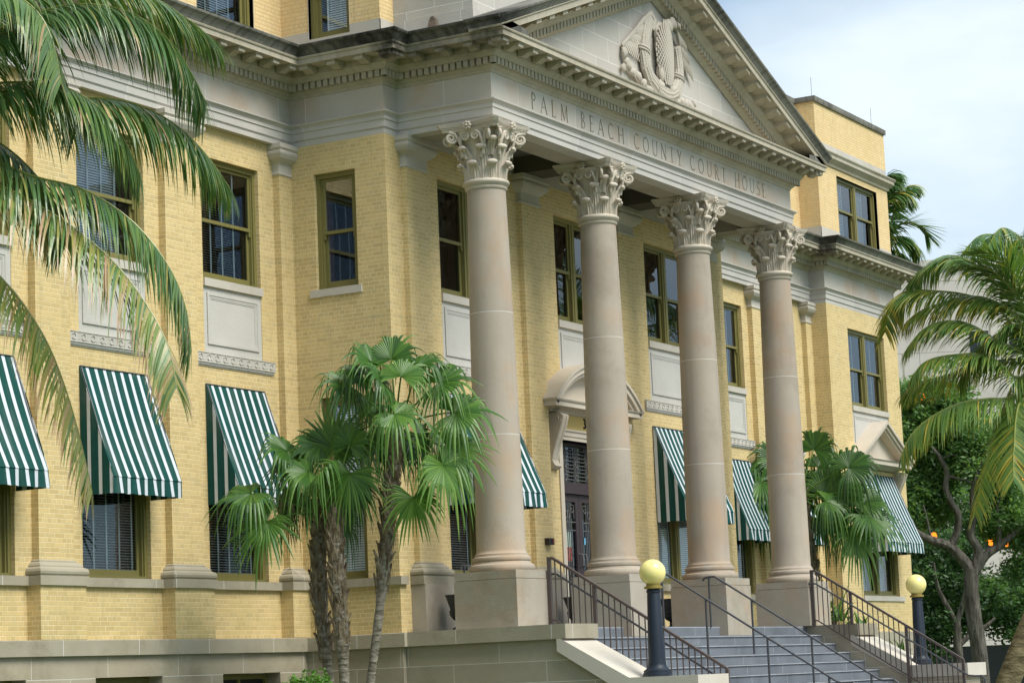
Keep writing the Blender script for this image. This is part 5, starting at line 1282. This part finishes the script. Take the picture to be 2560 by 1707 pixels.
# left coconut palm: crown outside the left edge, fronds hanging into view
DL = 30.0
def A(x, y, dd=0): return at(x*1.0884, y*1.0884, DL+dd)
crownL = A(-190, 250)
def left_fronds(o_):
    rng = random.Random(5); out = []
    F = [  # points (photo coordinates in the 2352-wide view), length, n, tone, brown, droop
     ([(-190, 250), (-60, 200), (60, 190), (160, 205), (240, 260), (290, 330), (322, 400)], .78, 74, .30, .02, 1.2, 0),
     ([(-190, 250), (0, 215), (150, 225), (280, 232), (385, 275), (465, 345), (528, 432)], .80, 84, .30, .03, 1.5, .6),
     ([(-190, 250), (-80, 330), (60, 400), (190, 435), (300, 505), (380, 600), (425, 700), (440, 805)], .78, 96, .30, .05, 1.3, -.4),
     ([(-190, 250), (-90, 380), (40, 445), (150, 510), (260, 600), (340, 705), (388, 800), (405, 890)], .85, 100, .42, .34, 1.25, -1.2),
     ([(-190, 250), (-130, 450), (-40, 590), (40, 680), (105, 780), (150, 890), (185, 1010), (212, 1130)], .72, 90, .55, .38, 1.2, -.8),
     ([(-190, 250), (-60, 110), (60, 40), (180, 10), (300, 30), (390, 95), (440, 170), (474, 238)], .84, 88, .22, .02, 1.35, .4),
     ([(-190, 250), (-60, 60), (80, -30), (230, -40), (350, -5), (430, 45), (500, 100)], .80, 80, .28, .02, 1.0, .8),
     ([(-190, 250), (-120, 90), (-40, 0), (40, -5), (95, 40), (125, 110), (140, 190)], .80, 70, .34, .04, 1.1, -.6),
     ([(-190, 250), (-110, 160), (-30, 90), (50, 80), (120, 130), (160, 210), (180, 290)], .75, 70, .22, .04, 1.3, .2),
     ([(-190, 250), (-100, 290), (0, 330), (80, 400), (130, 480), (150, 560)], .75, 70, .22, .08, 1.4, .6),
     ([(-190, 250), (-300, 200), (-420, 230), (-520, 330), (-590, 480)], .8, 70, .3, .05, 1.2, .2), ([(-190, 250), (-240, 60), (-330, -60), (-440, -60), (-540, 20)], .8, 70, .3, .05, 1.2, 1.5),
     ([(-190, 250), (-120, 60), (-60, -120), (20, -260), (130, -350)], .8, 70, .3, .05, .8, 1.0), ([(-190, 250), (-260, 400), (-350, 520), (-400, 680), (-420, 800)], .8, 70, .4, .1, 1.2, -.4)]
    for pts, L_, n, tone, br, dr, dd in F:
        m_ = len(pts); P = [A(x, y, dd*i/(m_-1)) for i, (x, y) in enumerate(pts)]
        out.append(frond(P, L_*1.28, int(n*1.75), rng, COCO, tone+.14, br*1.3, dr*.72, origin=o_, width=.0140))
    return out
g0 = Vector((crownL.x+.6, crownL.y-.8, -2.45))
coco('coconut palm with browning drooping fronds entering from the upper left', tuple(g0), [g0, g0.lerp(crownL, .3)+Vector((-.2, 0, 0)), g0.lerp(crownL, .7)+Vector((-.1, 0, 0)), crownL], left_fronds, COCO)
# right coconut palm: crown just outside the right edge, beyond the building corner
DQ = 58.
def B5(x, y, dd=0): return at(2160+x*.3827, 400+y*.3827, DQ+dd)
def B4_(x, y, dd=0): return at(2200+x*.515, 900+y*.515, DQ+dd)
crownR = at(2600, 905, DQ)
def right_fronds(o_):
    rng = random.Random(9); out = []
    cr_ = crownR
    F = [([cr_, B5(1045, 960), B5(960, 840), B5(870, 745), B5(780, 705), B5(660, 690), B5(600, 720)], 1.15, 84, .30, .05, .15, 0),
     ([cr_, B5(980, 1230), B5(850, 1165), B5(720, 1085), B5(600, 1050), B5(470, 1065), B5(370, 1120), B5(280, 1230)], 1.15, 100, .35, .12, .9, 0),
     ([cr_, B5(980, 1000), B5(880, 930), B5(760, 890), B5(620, 905), B5(500, 940), B5(380, 990), B5(300, 1060)], 1.1, 90, .62, .30, 1.0, .6),
     ([cr_, B5(950, 900), B5(820, 740), B5(680, 640), B5(560, 620), B5(460, 680), B5(390, 740), B5(330, 830)], 1.15, 95, .28, .08, 1.0, 1.2),
     ([cr_, B5(1000, 1420), B5(860, 1310), B5(720, 1265), B5(580, 1270), B5(450, 1290), B5(360, 1330), B5(300, 1400)], 1.05, 95, .38, .10, 1.1, -.5),
     ([cr_, B4_(640, 170), B4_(520, 185), B4_(400, 200), B4_(290, 240), B4_(190, 300), B4_(120, 370), B4_(75, 460)], 1.2, 100, .38, .10, 1.2, -.8),
     ([cr_, B4_(690, 175), B4_(650, 220), B4_(625, 300), B4_(610, 390), B4_(595, 470), B4_(585, 560)], 1.15, 90, .62, .22, .7, -1.5),
     ([cr_, B5(900, 980), B5(700, 880), B5(480, 850), B5(330, 850), B5(250, 900), B5(215, 1000), B5(205, 1120)], 1.1, 90, .72, .45, 1.2, 1.6),
     ([cr_, B5(1010, 1300), B5(800, 1330), B5(600, 1400), B5(400, 1460), B5(300, 1540)], 1.0, 80, .55, .30, 1.1, 1.2),
     ([cr_, at(2570, 780, DQ), at(2530, 690, DQ), at(2480, 640, DQ), at(2430, 630, DQ)], 1.2, 80, .30, .05, .1, -.5),
     ([cr_, at(2640, 780, DQ), at(2700, 690, DQ), at(2790, 660, DQ), at(2880, 720, DQ)], 1.1, 80, .30, .05, .8, 0), ([cr_, at(2700, 880, DQ), at(2800, 900, DQ), at(2880, 980, DQ), at(2930, 1100, DQ)], 1.1, 80, .35, .05, .9, 0),
     ([cr_, at(2540, 960, DQ), at(2500, 1060, DQ), at(2470, 1190, DQ), at(2450, 1290, DQ)], 1.0, 80, .70, .35, .9, .6), ([cr_, at(2560, 700, DQ), at(2590, 560, DQ), at(2650, 470, DQ)], 1.0, 70, .3, .05, .2, 0),
     ([cr_, B5(1000, 1080), B5(900, 1120), B5(800, 1200), B5(700, 1320), B5(640, 1440)], 1.1, 85, .30, .10, 1.0, .3)]
    for P, L_, n, tone, br, dr, dd in F:
        m_ = len(P); P = [p+_d*(dd*i/(m_-1)) for i, p in enumerate(P)]
        out.append(frond(P, L_*1.02, int(n*1.25), rng, COCOG, min(.55, tone+.14), br*.8, dr*.65, origin=o_, width=.020, base_r=.035))
    return out
gR = at(2478, 1760, DQ); gR.z = -2.45
coco('coconut palm at the right edge with leaning trunk and arching fronds', tuple(gR), [gR, at(2560, 1600, DQ), at(2640, 1400, DQ), at(2668, 1200, DQ), at(2650, 1030, DQ), crownR], right_fronds, COCOG, rr=(.30, .15))
# coconut palm rising behind the building
DB = 88.
def BB(x, y, dd=0): return at(2160+x*.3827, 400+y*.3827, DB+dd)
def back_fronds(o_):
    rng = random.Random(21); out = []; c = BB(60, 480)
    F = [([c, BB(150, 480), BB(190, 360), BB(240, 230), BB(290, 170), BB(340, 175)], 1.1, 60, .35, .1, .9), ([c, BB(140, 500), BB(220, 430), BB(300, 410), BB(380, 440), BB(420, 500)], 1.5, 70, .4, .0, .1), ([c, BB(160, 520), BB(240, 500), BB(310, 530), BB(360, 600)], 1.4, 70, .3, .05, .7),
      ([c, BB(120, 400), BB(150, 280), BB(200, 220), BB(260, 210), BB(320, 250)], 1.2, 60, .4, .1, 1.0), ([c, BB(110, 300), BB(130, 150), BB(160, 100), BB(200, 90)], 1.2, 60, .3, .0, .8), ([c, BB(150, 580), BB(220, 600), BB(290, 650), BB(330, 700)], 1.3, 60, .3, 0, .7), ([c, BB(120, 560), BB(180, 640), BB(230, 720)], 1.2, 50, .2, 0, .7),
      ([c, BB(20, 300), BB(-60, 200), BB(-160, 220)], 1.2, 50, .3, 0, .8), ([c, BB(0, 480), BB(-120, 440), BB(-220, 520)], 1.2, 50, .3, 0, .8), ([c, BB(100, 330), BB(120, 200), BB(170, 150), BB(230, 150)], 1.0, 50, .3, .0, .9)]
    for P, L_, n, tone, br, dr in F: out.append(frond(P, L_, n, rng, COCOG, tone, br, dr, origin=o_, width=.034, base_r=.05))
    return out
cB = BB(60, 480); gB = Vector((cB.x, cB.y, -2.45))
coco('small distant coconut palm rising behind the right end of the courthouse roof', tuple(gB), [gB, gB.lerp(cB, .5), cB], back_fronds, COCOG)
cT = at(2590, 655, 84.); gT = Vector((cT.x, cT.y, -2.45))
def tip_fronds(o_):
    rng = random.Random(22)
    return [frond([cT, cT+Vector((math.cos(a), math.sin(a), .9))*.9, cT+Vector((math.cos(a)*1.9, math.sin(a)*1.9, 1.0)), cT+Vector((math.cos(a)*2.8, math.sin(a)*2.8, .1))], 1.1, 50, rng, COCOG, .3, .05, .8, origin=o_, width=.034, base_r=.05) for a in [k*.7 for k in range(9)]]
coco('coconut palm whose frond tips just show above the far pale building at the right edge', tuple(gT), [gT, gT.lerp(cT, .5), cT], tip_fronds, COCOG)

# ================================================================== OAKS behind
def c4(x, y, dep): return at(2200+x*.515, 900+y*.515, dep)
def leafcloud(bm, centers, per, rad, size, rng, tone, lay, origin):
    for (c, rr) in centers:
        c = c-origin; tn = tone+rng.uniform(-.25, .25)
        for _ in range(per):
            v_ = Vector((rng.gauss(0, 1), rng.gauss(0, 1), rng.gauss(0, .7))); v_ = v_.normalized()*(rng.random()**.45)*rr*rad
            p = c+v_; a = Vector((rng.uniform(-1, 1), rng.uniform(-1, 1), rng.uniform(-.6, .6))).normalized(); b_ = a.cross(Vector((rng.uniform(-1, 1), rng.uniform(-1, 1), rng.uniform(-1, 1)))).normalized()
            s = size*rng.uniform(.6, 1.3)
            f = bm.faces.new([bm.verts.new(p+a*s), bm.verts.new(p+b_*s*.45), bm.verts.new(p-a*s), bm.verts.new(p-b_*s*.45)])
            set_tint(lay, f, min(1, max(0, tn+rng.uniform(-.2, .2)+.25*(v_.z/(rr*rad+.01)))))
def oak(label, D0, limbs, blobs, seed, base, n_cl, per, size=.11):
    rng = random.Random(seed); root = thing('oak_tree', label, 'tree', tuple(base), 'oaks behind the courthouse')
    bm = bmesh.new()
    for pts, rads in limbs:
        P = [p-base for p in pts]; n = (len(P)-1)*4; q = []; r_ = []
        for k in range(n+1):
            x = k/n*(len(P)-1); i = min(int(x), len(P)-2); u = x-i
            p0, p1, p2, p3 = P[max(i-1, 0)], P[i], P[i+1], P[min(i+2, len(P)-1)]
            q.append(.5*((2*p1)+(p2-p0)*u+(2*p0-5*p1+4*p2-p3)*u*u+(3*p1-p0-3*p2+p3)*u**3)); r_.append(rads[i]*(1-u)+rads[i+1]*u)
        tube(bm, q, r_, 9)
    obj('trunk', bm, BARK_OAK, root, smooth=True)
    bm = bmesh.new(); lay = bm.loops.layers.float_color.new('tint')
    cs = []
    for (x0, y0, x1, y1, dlo, dhi, wgt, tone) in blobs:
        c2 = []
        for _ in range(int(n_cl*wgt)): c2.append((c4(rng.uniform(x0, x1), rng.uniform(y0, y1), D0+rng.uniform(dlo, dhi)), rng.uniform(.6, 1.3)))
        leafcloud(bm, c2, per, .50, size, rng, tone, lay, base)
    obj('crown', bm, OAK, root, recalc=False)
Do = 78.
b0 = c4(487, 1700, Do); b0.z = -2.45
T_ = lambda x, y, d=0: c4(x, y, Do+d)
limbs = [([b0, T_(490, 1568), T_(478, 1400), T_(455, 1250), T_(442, 1120), T_(445, 1010)], [.33, .30, .27, .26, .25, .24]),
 ([T_(448, 1040), T_(410, 975), T_(340, 905), T_(270, 880), T_(200, 850), T_(140, 800)], [.20, .18, .16, .15, .12, .07]),
 ([T_(345, 905), T_(375, 830), T_(380, 750), T_(345, 690), T_(320, 620), T_(325, 540), T_(290, 470), T_(250, 420)], [.13, .12, .12, .11, .10, .09, .07, .04]),
 ([T_(450, 1030), T_(480, 930), T_(440, 850), T_(455, 760), T_(450, 650), T_(470, 560), T_(500, 480)], [.18, .16, .14, .12, .10, .08, .05]),
 ([T_(455, 1040), T_(510, 950), T_(580, 900), T_(640, 850), T_(720, 780)], [.17, .15, .13, .10, .06]), ([T_(580, 905), T_(575, 800), T_(570, 720), T_(600, 640)], [.09, .08, .06, .04]),
 ([T_(250, 880), T_(230, 780), T_(210, 700)], [.05, .04, .02]), ([T_(325, 560), T_(400, 580), T_(470, 600), T_(530, 590)], [.05, .05, .04, .02]), ([T_(300, 480), T_(360, 460), T_(430, 520)], [.04, .04, .02])]
blobs = [(110, 120, 420, 420, .5, 4, .9, .62), (330, 300, 800, 560, -.5, 4, 1.0, .62), (120, 400, 330, 640, .3, 3, .45, .55), (110, 620, 330, 800, .2, 3, .3, .48), (500, 560, 800, 860, -.3, 3, .7, .56), (620, 880, 800, 1060, 0, 3, .2, .45)]
oak('oak with pale forked trunk in front of the far building, right of the globe lamp', Do, limbs, blobs, 31, b0, 190, 100, .085)
Do2 = 90.
b1 = c4(385, 1700, Do2); b1.z = -2.45
T2 = lambda x, y, d=0: c4(x, y, Do2+d)
limbs = [([b1, T2(385, 1568), T2(382, 1450), T2(375, 1360), T2(372, 1270)], [.22, .2, .18, .17, .15]), ([T2(378, 1390), T2(430, 1340), T2(500, 1300), T2(560, 1250)], [.11, .1, .08, .05]), ([T2(372, 1280), T2(330, 1200), T2(280, 1100), T2(260, 980)], [.12, .1, .08, .04]), ([T2(372, 1280), T2(400, 1180), T2(420, 1080)], [.12, .1, .05])]
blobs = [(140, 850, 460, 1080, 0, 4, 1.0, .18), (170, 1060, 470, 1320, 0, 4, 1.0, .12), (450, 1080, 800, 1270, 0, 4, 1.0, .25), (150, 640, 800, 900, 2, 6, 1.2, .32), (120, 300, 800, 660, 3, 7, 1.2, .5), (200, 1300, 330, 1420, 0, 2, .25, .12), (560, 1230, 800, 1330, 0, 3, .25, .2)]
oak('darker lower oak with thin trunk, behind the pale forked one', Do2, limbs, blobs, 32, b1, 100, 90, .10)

# ================================================================== FAR BUILDING
FB = thing('office_block', 'pale beige concrete office block with dark ground floor behind the oaks', 'building', tuple(at(2500, 1700, 112.)))
DF_ = 112.
o0 = at(2060, 1650, DF_); ax = (at(2900, 1650, DF_)-o0); ax.z = 0; wL = ax.length; ax.normalize(); nv = Vector((-ax.y, ax.x, 0)); 
if nv.dot(_d) < 0: nv = -nv
def zat(py): return at(2480, py, DF_).z
def fbox(bm, u0, u1, d0, d1, z0, z1):
    base = Vector((o0.x, o0.y, 0)); P = []
    for z in (z0, z1):
        for u, d in ((u0, d0), (u1, d0), (u1, d1), (u0, d1)):
            q = base+ax*u+nv*d; P.append((q.x, q.y, z))
    hexa(bm, P)
PALE = stone_mat('pale beige concrete', (.66, .60, .54), (.60, .54, .48), (.34, .30, .25), 3.2, 3.4, .02, .3, joint=(.36, .32, .27)); DKG = mat('dark glazing', (.012, .013, .015), .15, .5)
bm = bmesh.new(); fbox(bm, -6, wL+10, .8, 16, -2.4, zat(640)-.02); fbox(bm, -6, wL+10, 0, .8, zat(1195), zat(640)); fbox(bm, -6, wL+10, 0, .8, zat(1320), zat(1205)); fbox(bm, -6, wL+10, -.3, .8, zat(1612), zat(1550)); fbox(bm, -6, wL+10, 0, .8, zat(1470), zat(1372))
part('wall', bm, PALE, FB)
bm = bmesh.new(); fbox(bm, -6, wL+10, .5, .79, -2.39, zat(1612)); fbox(bm, -6, wL+10, .5, .79, zat(1372), zat(1320)); fbox(bm, -6, wL+10, .5, .79, zat(1550), zat(1470)); part('window_band', bm, DKG, FB)
MUL = mat('dark bronze mullion', (.05, .045, .04), .5)
for k in range(14): bm = bmesh.new(); u = -4+k*2.6; fbox(bm, u, u+.12, .35, .5, -2.38, zat(1612)-.01); part('mullion', bm, MUL, FB)
for k in range(3):
    bm = bmesh.new(); u = wL*(.50+.12*k); fbox(bm, u, u+.9, -.03, .79, zat(870), zat(810)); part('window', bm, DKG, FB)
bm = bmesh.new(); fbox(bm, -6.2, wL+10.2, -.15, 16.2, zat(640), zat(640)+.35); part('coping', bm, PALE, FB)
ORG = mat('orange lamp glow', (.9, .3, .03), .5, emit=((1, .22, .015), 1.3))
for i, (x, y, wv) in enumerate(((205, 175, .28), (262, 853, .26), (537, 882, .2), (614, 887, .15), (680, 590, .45))):
    p = c4(x, y, 79.3)
    lbl = ('small orange lamp high in the oak leaves, nearest the courthouse wall', 'orange lamp left of the forked oak trunk', 'dim orange lamp right of the forked oak trunk', 'tiny orange lamp, farthest right of the low three', 'wide orange lamp at the right edge below the palm fronds')[i]
    root = thing('lantern', lbl, 'lamp', tuple(p), 'orange lanterns among the oaks')
    bm = bmesh.new(); lathe(bm, [(.02, -.12), (.16*wv/.5, -.10), (.20*wv/.5, 0), (.14*wv/.5, .10), (.02, .12)], n=12); obj('shade', bm, ORG, root, smooth=True)
    bm = bmesh.new(); tube(bm, [(0, 0, .10), (0, 0, 1.6)], .008, 5); obj('cord', bm, RAILG, root)

# ================================================================== LOW PLANTING
def shrub(label, c, r, n, m, size, seed, cat='shrub', name='shrub', tone=.5):
    rng = random.Random(seed); root = thing(name, label, cat, (c.x, c.y, -2.42)); o_ = Vector(root.location)
    bm = bmesh.new()
    for k in range(26):
        a = rng.uniform(0, 2*PI); e = Vector((math.cos(a)*r[0]*.8, math.sin(a)*r[1]*.8, 0)); tube(bm, [(0, 0, 0), e*.5+Vector((0, 0, (c.z+2.42)*.5)), e*rng.random()+Vector((0, 0, c.z+2.42))], [.02, .012, .005], 5)
    obj('stems', bm, BARK_OAK, root)
    bm = bmesh.new(); lay = bm.loops.layers.float_color.new('tint')
    for _ in range(n):
        v_ = Vector((rng.gauss(0, 1), rng.gauss(0, 1), rng.gauss(0, 1))).normalized()*(rng.random()**.33); p = c-o_+Vector((v_.x*r[0], v_.y*r[1], v_.z*r[2]+.15*noise.noise(Vector((v_.x*4, v_.y*4, seed)))))
        a = Vector((rng.uniform(-1, 1), rng.uniform(-1, 1), rng.uniform(-.5, .5))).normalized(); b_ = a.cross(Vector((rng.uniform(-.4, .4), rng.uniform(-.4, .4), 1))).normalized(); s = size*rng.uniform(.6, 1.3)
        q = [bm.verts.new(p+a*s), bm.verts.new(p+a*s*.3+b_*s*.42), bm.verts.new(p-a*s*.7+b_*s*.3), bm.verts.new(p-a*s), bm.verts.new(p-a*s*.7-b_*s*.3), bm.verts.new(p+a*s*.3-b_*s*.42)]
        set_tint(lay, bm.faces.new(q), min(1, max(0, tone+rng.uniform(-.4, .4))))
    obj('leaves', bm, m, root, recalc=False)
shrub('bright green leafy shrub at the foot of the fan palms', at(775, 1775, 38.2), (.62, .62, .60), 4200, BUSH, .05, 3)
def strap_plant(label, c, n, ln, seed, zb_=-2.42):
    rng = random.Random(seed); root = thing('strap_leaf_plant', label, 'plant', (c.x, c.y, zb_), 'planting right of the steps'); h = c.z-zb_
    bm = bmesh.new(); lay = bm.loops.layers.float_color.new('tint')
    for i in range(n):
        a = rng.uniform(0, 2*PI); el = rng.uniform(.3, 1.35); d = Vector((math.cos(a)*math.cos(el), math.sin(a)*math.cos(el), math.sin(el))); q = Vector((rng.uniform(-.25, .25), rng.uniform(-.25, .25), h)); sd = d.cross(Vector((0, 0, 1))).normalized(); L2 = ln*rng.uniform(.6, 1.2); prev = None
        for k in range(8):
            u = k/7; hw = .03*(1-u**2)+.001; v0, v1 = bm.verts.new(q-sd*hw), bm.verts.new(q+sd*hw)
            if prev: set_tint(lay, bm.faces.new((prev[0], prev[1], v1, v0)), rng.uniform(.2, .8))
            prev = (v0, v1); d = (d+Vector((0, 0, -.22*(.3+u)))).normalized(); q = q+d*L2/7
    obj('leaves', bm, FAN, root, recalc=False)
    bm = bmesh.new(); tube(bm, [(0, 0, 0), (0, 0, h)], [.12, .08], 8); obj('stem', bm, BARK_BOOT, root)
strap_plant('strap leaved plant just right of the rightmost pedestal', at(2085, 1552, 56.), 55, .8, 5); strap_plant('low strap leaved plant behind the right cheek wall coping', at(2140, 1570, 57.), 40, .5, 6); strap_plant('small strap leaved plant beside the farther lamp base', at(2235, 1632, 58.), 30, .5, 7)
